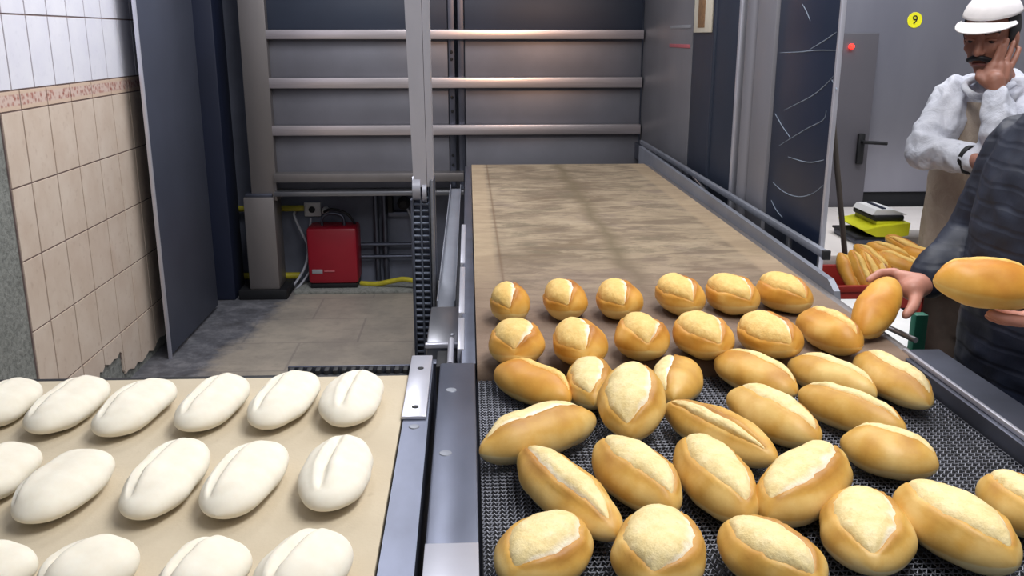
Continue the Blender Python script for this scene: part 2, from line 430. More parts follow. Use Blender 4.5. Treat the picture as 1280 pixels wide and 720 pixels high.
# ------------------------------------------------------------------ services below the rack
rb = thing('burner_case', 'red metal case with a small pale nameplate standing on the floor under the rack', 'case', (-.86, 5.78, 0))
bm = bmesh.new(); box(bm, -1.015, -.705, 5.62, 5.84, .03, .385, .02); build('case_body', bm, 'red', rb, auto=40)
BX('case_base', (-1.005, -.715, 5.63, 5.83, .0, .03), 'black', rb, .004)
BX('nameplate', (-.990, -.925, 5.616, 5.621, .098, .124), 'strip_grey', rb, .001)
BX('nameplate', (-.915, -.850, 5.616, 5.621, .108, .116), 'strip_red', rb, .001)
bm = bmesh.new(); tube(bm, catmull([(-.93, 5.72, .38), (-.92, 5.72, .44), (-.86, 5.72, .46), (-.80, 5.72, .44), (-.79, 5.72, .38)]), .009); build('carry_handle', bm, 'steel_dark', rb, auto=50)
so = thing('wall_socket', 'white double wall socket above the red case', 'socket', (-.98, 5.85, .49))
BX('socket_plate', (-1.055, -.95, 5.83, 5.862, .44, .53), 'white_plastic', so, .006)
bm = bmesh.new(); lathe(bm, [(.02, 0), (.02, -.012), (.014, -.014)], (-1.005, 5.832, .485), 'y', 16); build('socket_hole', bm, 'black_rubber', so)
pg = thing('power_plug', 'white plug pushed into the wall beside the double socket', 'plug', (-.925, 5.83, .48))
bm = bmesh.new(); lathe(bm, [(.016, .03), (.022, .02), (.022, -.03), (.012, -.05)], (-.92, 5.83, .48), 'y', 14); build('plug_body', bm, 'white_plastic', pg, auto=40)
TB('plug_cord', [(-.92, 5.77, .48), (-.88, 5.75, .50), (-.82, 5.74, .495), (-.76, 5.74, .46), (-.72, 5.76, .385)], .008, 'black_rubber', pg)
tag(TB('cable', [(-1.09, 5.84, .49), (-1.11, 5.78, .46), (-1.07, 5.76, .36), (-1.03, 5.74, .26), (-1.05, 5.72, .14), (-1.12, 5.70, .03), (-1.16, 5.66, .012)], .008, 'cable'),
    'pale cable looping down left of the red case, the left one of two', 'cable')
tag(TB('cable', [(-1.015, 5.83, .43), (-1.02, 5.79, .34), (-1.00, 5.77, .24), (-1.02, 5.75, .12), (-1.07, 5.72, .04), (-1.10, 5.64, .012)], .007, 'cable'),
    'pale cable hanging straight down from the double socket', 'cable')
tag(TB('gas_pipe', [(-2.05, 5.80, .50), (-1.05, 5.80, .50)], .019, 'yellow_pipe', curve=False), 'upper yellow gas pipe on the wall, level with the double socket', 'pipe')
tag(TB('gas_pipe', [(-2.05, 5.80, .06), (-1.10, 5.80, .06)], .022, 'yellow_pipe', curve=False), 'lower yellow gas pipe running just above the floor in the dark gap', 'pipe')
tag(TB('hose', [(-.70, 5.70, .03), (-.60, 5.66, .035), (-.50, 5.63, .06), (-.42, 5.60, .08), (-.33, 5.56, .07), (-.28, 5.5, .04)], [.016]*31, 'yellow_pipe'), 'yellow green hose on the floor right of the red case', 'hose')
pp = thing('wall_pipes', 'grey drain pipes crossing on the wall right of the red case', 'pipe', (-.57, 5.82, 0))
TB('upright_pipe', [(-.60, 5.82, 0), (-.60, 5.82, .62)], .018, 'steel_dark', pp, curve=False)
TB('upright_pipe', [(-.545, 5.82, 0), (-.545, 5.82, .62)], .018, 'steel_dark', pp, curve=False)
TB('cross_pipe', [(-.70, 5.80, .26), (-.28, 5.80, .26)], .014, 'steel_dark', pp, curve=False)
TB('cross_pipe', [(-.70, 5.80, .18), (-.28, 5.80, .18)], .014, 'steel_dark', pp, curve=False)
vb = thing('valve_box', 'small black valve and bracket on the wall left of the lift post', 'valve', (-.45, 5.82, .5))
BX('bracket', (-.52, -.34, 5.80, 5.86, .44, .47), 'steel_dark', vb, .003)
BX('bracket_arm', (-.52, -.49, 5.78, 5.86, .47, .60), 'black', vb, .003)
bm = bmesh.new(); lathe(bm, [(.03, .03), (.04, .02), (.04, -.03), (.02, -.05)], (-.42, 5.80, .53), 'y', 16); build('valve', bm, 'black', vb, auto=40)
TB('tail', [(-.40, 5.79, .50), (-.36, 5.76, .40), (-.33, 5.74, .26), (-.32, 5.72, .1)], .007, 'cable', vb)
tag(BX('floor_ledge', (-1.10, -.20, 5.56, 5.80, .0, .02), 'concrete', None, .003), 'low concrete ledge on the floor under the red case', 'ledge')
rb.location.z = .02

# ------------------------------------------------------------------ oven housing along the belt (right side)
X0, X1 = 1.03, 1.044
oh = thing('oven_housing', 'tall grey and dark blue panelled oven side wall right of the canvas belt', 'oven', (1.04, 4.1, 0))
BX('grey_side_panel', (X0, X1, 4.34, 5.56, .925, 2.4), 'grey_panel', oh, .002)
bm = bmesh.new(); prism(bm, [(4.28, .82), (5.56, .84), (5.56, .93), (4.28, .92)], 'x', X0 - .03, X1); build('base_rail', bm, 'steel_dark', oh)
BX('navy_side_panel', (X0 + .004, X1, 3.56, 4.34, .2, 2.4), 'navy_panel', oh, .002)
BX('panel_bend', (X0 - .006, X1, 3.93, 3.96, .2, 2.4), 'navy_panel', oh, .004)
BX('edge_strip', (X0 - .012, X1, 3.535, 3.56, .2, 2.4), 'steel_light', oh, .003)
bm = bmesh.new(); tube(bm, [(X0 + .012, 3.42, .2), (X0 + .012, 3.42, 2.4)], .055, 24)
for v in bm.verts: v.co.x = X0 + .012 + (v.co.x - X0 - .012) * .55
build('round_post', bm, 'grey_post', oh, auto=40)
BX('shadow_gap', (X0 + .012, X1, 3.33, 3.56, .2, 2.4), 'black', oh, .001)
BX('flat_post', (X0 - .012, X1, 3.13, 3.325, .2, 2.4), 'grey_post', oh, .004)
vp = BX('veined_panel', (X0 + .002, X1 - .002, 2.615, 3.13, .2, 2.4), 'marble', oh, .001)
bm = bmesh.new()
for ln in ([(975, 66), (1000, 65), (1020, 63), (1046, 63)], [(1046, 40), (1032, 50), (1012, 62)], [(1046, 90), (1034, 104), (1018, 118), (1000, 128), (980, 138)],
           [(969, 142), (978, 158), (988, 172)], [(1033, 138), (1029, 150), (1010, 160), (990, 172), (974, 182)], [(1003, 5), (1008, 14), (1013, 26)],
           [(966, 228), (980, 240), (998, 246), (1016, 242), (1031, 230)], [(964, 250), (970, 262), (978, 272)], [(1040, 100), (1046, 112)], [(985, 196), (1010, 203), (1030, 200)]):
    q = []
    for (u, v) in ln:
        d_ = ray(u, v); q.append(CAM + d_ * ((X0 + .002) / d_.x))
    q = catmull(q, 4); tube(bm, q, [.0007 + .0011 * math.sin(PI * (k + .5) / len(q)) for k in range(len(q))], 6)
build('vein', bm, 'vein', vp)
BX('edge_strip', (X0 - .002, X1 - .002, 2.60, 2.615, .2, 2.4), 'steel_light', oh, .002)
nc = BX('notice_card', (X0 - .006, X0 + .001, 3.99, 4.30, 1.565, 1.75), 'card', oh, .001)
BX('card_picture', (X0 - .008, X0 - .005, 4.10, 4.22, 1.585, 1.73), 'card_brown', nc, .001)
BX('stripe', (X0 - .003, X0, 4.37, 4.82, 1.495, 1.512), 'strip_red', oh, .001)
BX('stripe', (X0 - .003, X0, 4.37, 4.82, 1.585, 1.600), 'strip_grey', oh, .001)

# ------------------------------------------------------------------ canvas conveyor
BZ = .93; MZ = .90
cv = thing('canvas_conveyor', 'long stained canvas conveyor belt coming out of the oven', 'conveyor', (.45, 3.1, 0))
bm = bmesh.new()
prof = []
r = .028
for k in range(9):
    a = PI/2 + PI * k / 8
    prof.append((1.72 + r * math.cos(a) , BZ - r + r * math.sin(a)))
for k in range(9):
    a = -PI/2 + PI * k / 8
    prof.append((4.60 + r * math.cos(a), BZ - r + r * math.sin(a)))
nx = 60
def cvz(x, y): return .0014 * noise.noise(Vector((x * 4, y * 14, 0)))
prof2 = prof[:9]
top = [(y, BZ) for y in [4.60 - (4.60 - 1.72) * k / 160 for k in range(1, 160)]]
ring = prof[:9][::-1]
full = [(y, z) for y, z in ring] + [] 
# order: bottom near -> around nose -> top going far -> far nose -> bottom
seq = [(1.72 + r * math.cos(a), BZ - r + r * math.sin(a)) for a in [-PI/2 - PI * k / 10 for k in range(11)]]
seq += [(1.72 + 2.88 * k / 160, BZ) for k in range(1, 160)]
seq += [(4.60 + r * math.cos(a), BZ - r + r * math.sin(a)) for a in [PI/2 - PI * k / 10 for k in range(11)]]
g = []
for (y, z) in seq:
    g.append([bm.verts.new((.010 + .868 * i / nx, y, z + (cvz(.868 * i / nx, y) if abs(z - BZ) < 1e-6 else 0))) for i in range(nx + 1)])
for a, b in zip(g, g[1:] + g[:1]):
    for i in range(nx): bm.faces.new((a[i], a[i+1], b[i+1], b[i]))
bm.faces.new([q[0] for q in g]); bm.faces.new([q[-1] for q in g][::-1])
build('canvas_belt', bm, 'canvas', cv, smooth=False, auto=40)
# side frames
bm = bmesh.new(); box(bm, -.022, .008, 1.72, 4.6, .80, .925, .003); build('side_frame', bm, 'steel_dark', cv, auto=40)
for y0, y1 in ((1.80, 2.02), (2.06, 2.5), (2.55, 3.1)):
    BX('frame_strip', (-.030, -.016, y0, y1, .86, .928), 'steel_light', cv, .002)
bm = bmesh.new(); prism(bm, [(2.17, .86), (2.16, .90), (2.175, .935), (2.22, .955), (4.9, .985), (4.9, .84)], 'x', .905, .921); build('side_guard', bm, 'guard', cv)
BX('inner_ledge', (.880, .905, 1.76, 4.6, .90, .926), 'upright', cv, .003)
hr = TB('hand_rail', [(.985, 2.44, .972), (.985, 5.2, .975)], .0, 'steel', cv, curve=False)
bpy.data.objects.remove(hr)
hr = BX('hand_rail', (.972, .990, 2.44, 5.25, .955, .978), 'guard', cv, .004)
BX('rail_tip', (.970, .992, 2.425, 2.44, .953, .980), 'black_rubber', hr, .003)
for y in (2.72, 4.2): BX('rail_post', (.974, .988, y, y + .02, .85, .957), 'steel', hr, .002)
bm = bmesh.new(); tube(bm, catmull([(.975, 3.95, .955), (.975, 3.85, .945), (.965, 3.62, .925), (.95, 3.45, .905), (.945, 3.40, .86), (.945, 3.40, .8)]), .007); build('rail_bracket', bm, 'steel', hr, auto=50)
for y in (1.95, 3.2, 4.4):
    BX('leg', (.86, .90, y, y + .05, 0, .86), 'steel_dark', cv, .003)
    BX('leg', (-.015, .02, y, y + .05, 0, .82), 'steel_dark', cv, .003)
BX('belt_bed', (.012, .876, 1.80, 4.55, .80, .868), 'steel_dark', cv, .002)

# ------------------------------------------------------------------ wire mesh conveyor
mc = thing('mesh_conveyor', 'dark woven wire mesh conveyor belt carrying the baked rolls', 'conveyor', (.44, 1.2, 0))
bm = bmesh.new()
yy = .62
row = 0
while yy < 1.70:
    npt = 150; ring = None
    for i in range(npt + 1):
        x = .012 + .852 * i / npt
        s = 1 if i % 2 else -1
        c = Vector((x, yy + .0042 * s, MZ - .0022 + .0013 * s))
        cur = [bm.verts.new(c + Vector((0, .0012 * math.cos(a) , .0010 * math.sin(a))) + Vector((.0010 * s * math.cos(a), 0, 0))) for a in (PI/4, 3*PI/4, 5*PI/4, 7*PI/4)]
        if ring:
            for k in range(4): bm.faces.new((ring[k], ring[(k+1) % 4], cur[(k+1) % 4], cur[k]))
        ring = cur
    tube(bm, [(.012, yy + .0058, MZ - .0035), (.864, yy + .0058, MZ - .0035)], .0009, 4)
    yy += .0116; row += 1
M['wire'] = plain('belt_wire', '#80828c', .55, .6, .25, 5, 0)
build('mesh_belt', bm, 'wire', mc)
BX('belt_bed', (.010, .868, .60, 1.70, .860, .886), 'dark_bed', mc, .002)
BX('side_lip', (.868, .884, .60, 1.74, .85, .926), 'steel_dark', mc, .003)
BX('edge_bead', (.878, .886, .60, 1.74, .926, .936), 'steel_light', mc, .002)
bm = bmesh.new(); prism(bm, [(.60, .932), (.60, .80), (1.72, .80), (1.74, .932)], 'x', .884, .955); build('side_plate', bm, 'steel_dark', mc)
for x, y in ((.05, .7), (.83, .7), (.05, 1.55), (.83, 1.55)):
    BX('leg', (x - .02, x + .02, y, y + .04, 0, .86), 'steel_dark', mc, .003)
# bracket bar at the end of the guard
TB('guide_arm', [(.895, 2.00, .925), (.905, 1.90, .935), (.925, 1.78, .938)], .006, 'steel', mc)

# steel plates between the two belts
sp = thing('divider_plate', 'wide dark steel plate with rivets left of the wire mesh belt', 'plate', (-.03, 1.3, 0))
BX('plate_top', (-.062, .006, .60, 1.695, .80, .936), 'steel_plate', sp, .004)
for x, y in ((-.038, 1.55), (-.042, 1.29)):
    bm = bmesh.new(); lathe(bm, [(.010, 0), (.009, .0012), (.004, .0016)], (x, y, .936), 'z', 16); build('rivet', bm, 'guard', sp, auto=30)
BX('support_leg', (-.05, -.01, 1.2, 1.25, 0, .80), 'steel_dark', sp, .002)
BX('end_patch', (-.0615, .0055, .60, 1.03, .936, .9372), 'steel_light', sp, .0005)
ls = thing('edge_strip', 'narrow blue grey steel strip along the right edge of the dough belt', 'strip', (-.095, 1.3, 0))
bm = bmesh.new(); prism(bm, [(-.116, 1.72), (-.076, 1.72), (-.070, .60), (-.116, .60)], 'z', .80, .932); build('strip_top', bm, 'steel_plate', ls)
lb = BX('light_bracket', (-.119, -.078, 1.43, 1.735, .932, .938), 'steel_light', ls, .0015)
for y in (1.66, 1.47):
    bm = bmesh.new(); lathe(bm, [(.006, 0), (.006, .0012), (.003, .0014)], (-.098, y, .938), 'z', 14); build('screw', bm, 'black', lb)
bm = bmesh.new(); lathe(bm, [(.009, 0), (.008, .0015), (.004, .0018)], (-.096, 1.40, .932), 'z', 16); build('rivet', bm, 'guard', ls)
BX('support_leg', (-.112, -.08, 1.2, 1.25, 0, .80), 'steel_dark', ls, .002)

# ------------------------------------------------------------------ dough conveyor
dc = thing('dough_conveyor', 'pale floured cloth conveyor belt carrying the raw dough pieces', 'conveyor', (-.55, 1.2, 0))
bm = bmesh.new()
seq = [(1.64 + .022 * math.cos(a), .908 + .022 * math.sin(a)) for a in [-PI/2 + PI * k / 8 for k in range(9)]]
seq += [(1.64 - 1.04 * k / 60, .93) for k in range(1, 61)] + [(.60, .886)]
g = [[bm.verts.new((-.985 + .865 * i / 40, y, z)) for i in range(41)] for y, z in seq]
for a, b in zip(g, g[1:] + g[:1]):
    for i in range(40): bm.faces.new((a[i], a[i+1], b[i+1], b[i]))
bm.faces.new([q[0] for q in g]); bm.faces.new([q[-1] for q in g][::-1])
build('cloth_belt', bm, 'dcanvas', dc, auto=40)
BX('frame', (-.98, -.122, .62, 1.60, .80, .884), 'steel_dark', dc, .003)
BX('side_frame', (-1.02, -.99, .60, 1.66, .80, .935), 'steel_dark', dc, .003)
for x, y in ((-.95, .7), (-.2, .7), (-.95, 1.5), (-.2, 1.5)):
    BX('leg', (x - .02, x + .02, y, y + .04, 0, .80), 'steel_dark', dc, .003)
ts = thing('toothed_guard', 'black toothed strip behind the far edge of the dough belt', 'guard', (-.25, 1.70, 0))
BX('guard_bar', (-.985, -.125, 1.675, 1.69, .86, .918), 'black', ts, .001)
bm = bmesh.new()
for i in range(14):
    x = -.355 + .017 * i; box(bm, x, x + .009, 1.690, 1.712, .885, .925, .001)
build('teeth', bm, 'black', ts, auto=40)
BX('back_lip', (-.36, -.122, 1.712, 1.718, .88, .926), 'steel_dark', ts, .001)
BX('support_leg', (-.55, -.52, 1.676, 1.689, 0, .86), 'black', ts, .001)

# ------------------------------------------------------------------ lift post with chain
lp = thing('lift_post', 'tall pale steel lift post with an exposed chain, left of the canvas belt', 'post', (-.14, 2.6, 0))
bm = bmesh.new(); prism(bm, [(-.185, 2.4), (-.129, 2.4), (-.1205, 1.14), (-.158, 1.14)], 'y', 2.58, 2.66); build('post_face', bm, 'post_steel', lp)
bm = bmesh.new(); prism(bm, [(-.1275, 2.4), (-.106, 2.4), (-.103, 1.14), (-.1195, 1.14)], 'y', 2.584, 2.67); build('post_flange', bm, 'post_steel', lp)
BX('chain_guide', (-.166, -.100, 2.63, 2.67, 0, 1.16), 'steel_dark', lp, .002)
BX('guide_edge', (-.112, -.103, 2.575, 2.64, .0, 1.16), 'steel', lp, .002)
BX('guide_edge', (-.170, -.164, 2.60, 2.64, .0, 1.10), 'steel_dark', lp, .002)
ch = bmesh.new()
z = .42
k = 0
while z < 1.15:
    for cx in (-.152, -.128):
        tube(ch, [(cx - .009, 2.612, z), (cx + .009, 2.612, z)], .0048, 8)
    for cx in (-.163, -.141, -.139, -.117):
        box(ch, cx - .0012, cx + .0012, 2.602 + (k % 2) * .002, 2.622, z - .008, z + .021)
    z += .0185; k += 1
build('chain', ch, 'chain_steel', lp, auto=40)
bm = bmesh.new(); lathe(bm, [(.012, -.012), (.034, -.011), (.034, .011), (.012, .012)], (-.150, 2.60, 1.135), 'x', 18); build('sprocket', bm, 'steel_light', lp, auto=40)
bm = bmesh.new(); lathe(bm, [(.010, -.006), (.030, -.006), (.030, .006), (.010, .006)], (-.128, 2.60, 1.125), 'x', 18); build('sprocket', bm, 'steel_light', lp, auto=40)
cg = BX('guide_channel', (-.092, -.042, 2.36, 4.35, .835, .85), 'guard', None, .002)
tag(cg, 'pale steel channel running back beside the canvas belt, right of the chain', 'channel')
bm = bmesh.new(); me = cg.data; bm.from_mesh(me)
box(bm, -.092, -.089, 2.36, 4.35, .85, .87, 0); box(bm, -.045, -.042, 2.36, 4.35, .85, .87, 0)
for y in (2.5, 4.2): box(bm, -.085, -.05, y, y + .05, 0, .836, 0)
bm.to_mesh(me); bm.free()
gb = thing('drive_box', 'small grey steel drive box at the left edge of the canvas belt', 'box', (-.06, 2.1, 0))
bm = bmesh.new(); box(bm, -.104, -.030, 2.00, 2.30, .80, .872, .004); build('box_cover', bm, 'steel', gb, auto=40)
BX('box_lip', (-.106, -.030, 1.985, 2.00, .865, .876), 'steel_light', gb, .002)
BX('box_stand', (-.10, -.034, 2.03, 2.27, 0, .80), 'black', gb, .003)
bm = bmesh.new(); lathe(bm, [(.005, 0), (.005, .003), (.002, .004)], (-.045, 2.06, .872), 'z', 12); build('cover_screw', bm, 'steel_light', gb)
jb = thing('belt_tensioner', 'small black and pale belt tensioner block in front of the drive box', 'tensioner', (-.04, 1.85, 0))
BX('block', (-.075, -.034, 1.80, 1.90, .78, .89), 'black', jb, .003)
bm = bmesh.new(); tube(bm, [(-.045, 1.78, .90), (-.045, 1.94, .90)], .007, 10); build('threaded_rod', bm, 'steel_light', jb, auto=40)
BX('bracket', (-.10, -.034, 1.90, 1.93, .0, .86), 'steel_dark', jb, .002)

# ------------------------------------------------------------------ right background
cb = thing('steel_cabinet', 'large brushed steel cabinet behind the worker, with a round yellow sticker', 'cabinet', (2.2, 4.4, 0))
BX('cabinet_body', (1.30, 3.3, 4.10, 4.9, .86, 2.5), 'stainless', cb, .004)
BX('plinth', (1.30, 3.3, 4.11, 4.9, 0, .86), 'black', cb, .002)
dr = BX('narrow_door', (1.36, 1.79, 4.075, 4.10, .30, 1.562), plain('dark_grey_door', '#57555c', .5, .1, .08, 3, .03), cb, .003)
def sub(o): o.location = (0, 0, 0); return o
bm = bmesh.new(); lathe(bm, [(.011, 0), (.011, -.012), (.006, -.018)], (1.668, 4.075, 1.506), 'y', 16)
led = build('indicator_lamp', bm, 'led', dr)
bm = bmesh.new(); box(bm, 1.735, 1.765, 4.055, 4.075, .995, 1.13, .004); tube(bm, [(1.752, 4.06, 1.095), (1.752, 4.03, 1.095), (1.77, 4.022, 1.095), (1.85, 4.022, 1.09)], .008, 10)
h = build('handle', bm, 'black', dr, auto=40)
bm = bmesh.new(); lathe(bm, [(.033, 0), (.033, -.002), (.032, -.0025)], (1.950, 4.10, 1.617), 'y', 40); st = build('round_sticker', bm, 'sticker_yellow', cb)
fc = bpy.data.curves.new('nine', 'FONT'); fc.body = '9'; fc.size = .052; fc.align_x = 'CENTER'; fc.align_y = 'CENTER'; fc.extrude = .0006
fo = bpy.data.objects.new('nine_curve', fc); col.objects.link(fo); bpy.context.view_layer.update()
me = bpy.data.meshes.new_from_object(fo.evaluated_get(bpy.context.evaluated_depsgraph_get())); bpy.data.objects.remove(fo)
me.transform(Matrix.Translation(Vector((1.950, 4.0965, 1.617)) - ORG[cb.name]) @ Matrix.Rotation(PI/2, 4, 'X') @ Matrix.Scale(1.0, 4))
me.materials.clear(); nine = link_mesh('numeral', me, 'ink', st)

wt = thing('worktop', 'long white worktop in front of the steel cabinet', 'worktop', (1.6, 3.5, 0))
BX('top_board', (1.065, 1.62, 3.12, 4.06, .765, .80), 'off_white', wt, .004)
BX('top_board', (1.62, 2.9, 3.55, 4.06, .765, .80), 'off_white', wt, .004)
BX('cupboard_front', (1.08, 1.61, 3.14, 4.05, .0, .765), 'off_white', wt, .003)
BX('cupboard_front', (1.61, 2.88, 3.58, 4.05, .0, .765), 'off_white', wt, .003)
ft_ = thing('side_table', 'small white table with a dark front right of the belt end', 'table', (1.04, 2.5, 0))
bm = bmesh.new(); prism(bm, [(.94, 2.20), (1.10, 2.16), (1.12, 2.17), (1.24, 2.42), (1.24, 2.60), (.94, 2.60)], 'z', .77, .79); build('table_top', bm, 'white_plastic', ft_, auto=40)
bm = bmesh.new(); prism(bm, [(.945, 2.21), (1.10, 2.172), (1.115, 2.185), (.945, 2.23)], 'z', .45, .77); build('front_panel', bm, 'navy_dark', ft_)
for x, y in ((.95, 2.27), (1.08, 2.27), (.95, 2.56), (1.20, 2.56)): BX('leg', (x, x + .03, y, y + .03, 0, .765), 'steel_dark', ft_, .002)
bm = bmesh.new(); lathe(bm, [(.007, 0), (.007, .001), (.003, .0012)], (1.02, 2.50, .79), 'z', 12); build('screw', bm, 'black', ft_)

# crates
def crate(name, x0, x1, y0, y1, z0, z1, mat, label, group=None, slots=True):
    t = thing(name, label, 'crate', ((x0+x1)/2, (y0+y1)/2, z0), group)
    bm = bmesh.new(); w = .008
    box(bm, x0, x1, y0, y1, z0, z0 + w, .002)
    box(bm, x0, x1, y0, y0 + w, z0, z1, .002); box(bm, x0, x1, y1 - w, y1, z0, z1, .002)
    box(bm, x0, x0 + w, y0, y1, z0, z1, .002); box(bm, x1 - w, x1, y0, y1, z0, z1, .002)
    build('shell', bm, mat, t, auto=40)
    bm = bmesh.new(); o = .008
    box(bm, x0 - o, x1 + o, y0 - o, y0 + .004, z1 - .02, z1, .002); box(bm, x0 - o, x1 + o, y1 - .004, y1 + o, z1 - .02, z1, .002)
    box(bm, x0 - o, x0 + .004, y0, y1, z1 - .02, z1, .002); box(bm, x1 - .004, x1 + o, y0, y1, z1 - .02, z1, .002)
    build('rim', bm, mat, t, auto=40)
    if slots:
        for k in range(3):
            xs = x0 + (x1 - x0) * (k + .5) / 3
            BX('grip_slot', (xs - .03, xs + .03, y0 - .002, y0 + .002, z0 + (z1 - z0) * .45, z0 + (z1 - z0) * .6), 'black', t, .001)
    return t
CY0, CY1, CX0, CX1 = 2.79, 3.068, 1.075, 1.46
for k in range(4):
    crate('bread_crate', CX0, CX1, CY0, CY1, .004 + .195 * k, .004 + .195 * k + .19, 'red_plastic',
          ['red crate at the bottom of the stack under the heaped rolls', 'red crate second from the floor in the stack',
           'red crate third from the floor in the stack', 'red crate heaped with baked rolls on top of the stack'][k], 'stacked red crates')
cz = .004 + .195 * 3 + .19
# boxes on the worktop
dk = thing('dark_box', 'dark grey box on the white worktop under the yellow tray', 'box', (1.42, 3.38, .80))
BX('box_body', (1.43, 1.60, 3.28, 3.50, .80, .822), 'slate_panel', dk, .006)
BX('box_lid', (1.425, 1.605, 3.275, 3.505, .822, .831), 'black', dk, .003)
yt = thing('yellow_tray', 'bright yellow plastic tray lying on the dark grey box', 'tray', (1.46, 3.38, .831))
bm = bmesh.new(); prism(bm, [(1.46, .850), (1.50, .833), (1.59, .831), (1.622, .837), (1.625, .883), (1.51, .870), (1.45, .857)], 'y', 3.27, 3.52); build('tray_body', bm, 'yellow_plastic', yt)
BX('tray_inner', (1.51, 1.612, 3.30, 3.50, .857, .885), 'yellow_plastic', yt, .004)
sb = thing('black_case', 'black and white case on top of the yellow tray', 'case', (1.48, 3.38, .885))
BX('case', (1.50, 1.615, 3.30, 3.50, .885, .907), 'black', sb, .006)
bm = bmesh.new(); prism(bm, [(1.495, .907), (1.63, .907), (1.575, .925), (1.51, .925)], 'y', 3.31, 3.49); build('white_lid', bm, 'white_plastic', sb)
BX('lid_mark', (1.54, 1.555, 3.33, 3.47, .923, .930), 'navy_dark', sb, .002)

br = thing('broom', 'broom handle leaning in front of the narrow grey door', 'broom', (1.215, 3.10, 0))
a = P(1041, 150, 3.098); b = P(1058, 338, 3.094)
c = b + (b - a) * ((.05 - b.z) / (b.z - a.z))
bm = bmesh.new(); tube(bm, [a + (a - b) * .3, c], .0095, 10); build('handle', bm, 'wood_dark', br, auto=50)
bm = bmesh.new(); box(bm, c.x - .12, c.x + .12, c.y - .012, c.y + .012, .0, .06, .004); build('broom_head', bm, 'black', br, auto=40)
gc = thing('green_stand', 'green metal stand behind the steel side plate, below the jacketed person\'s arm', 'stand', (1.15, 2.1, 0))
pA = P(1150, 392, 2.10); pB = P(1222, 440, 2.06)
for p, zt_ in ((pA, pA.z), (pB, pB.z)):
    bm = bmesh.new(); box(bm, p.x - .016, p.x + .016, p.y - .014, p.y + .014, .03, zt_, .003); build('post', bm, 'green', gc, auto=40)
    bm = bmesh.new(); box(bm, p.x - .016, p.x + .016, p.y - .05, p.y + .10, .0, .03, .003); build('foot', bm, 'green', gc, auto=40)
BX('cross_rail', (pA.x, pB.x, 2.07, 2.09, .30, .33), 'green', gc, .003)
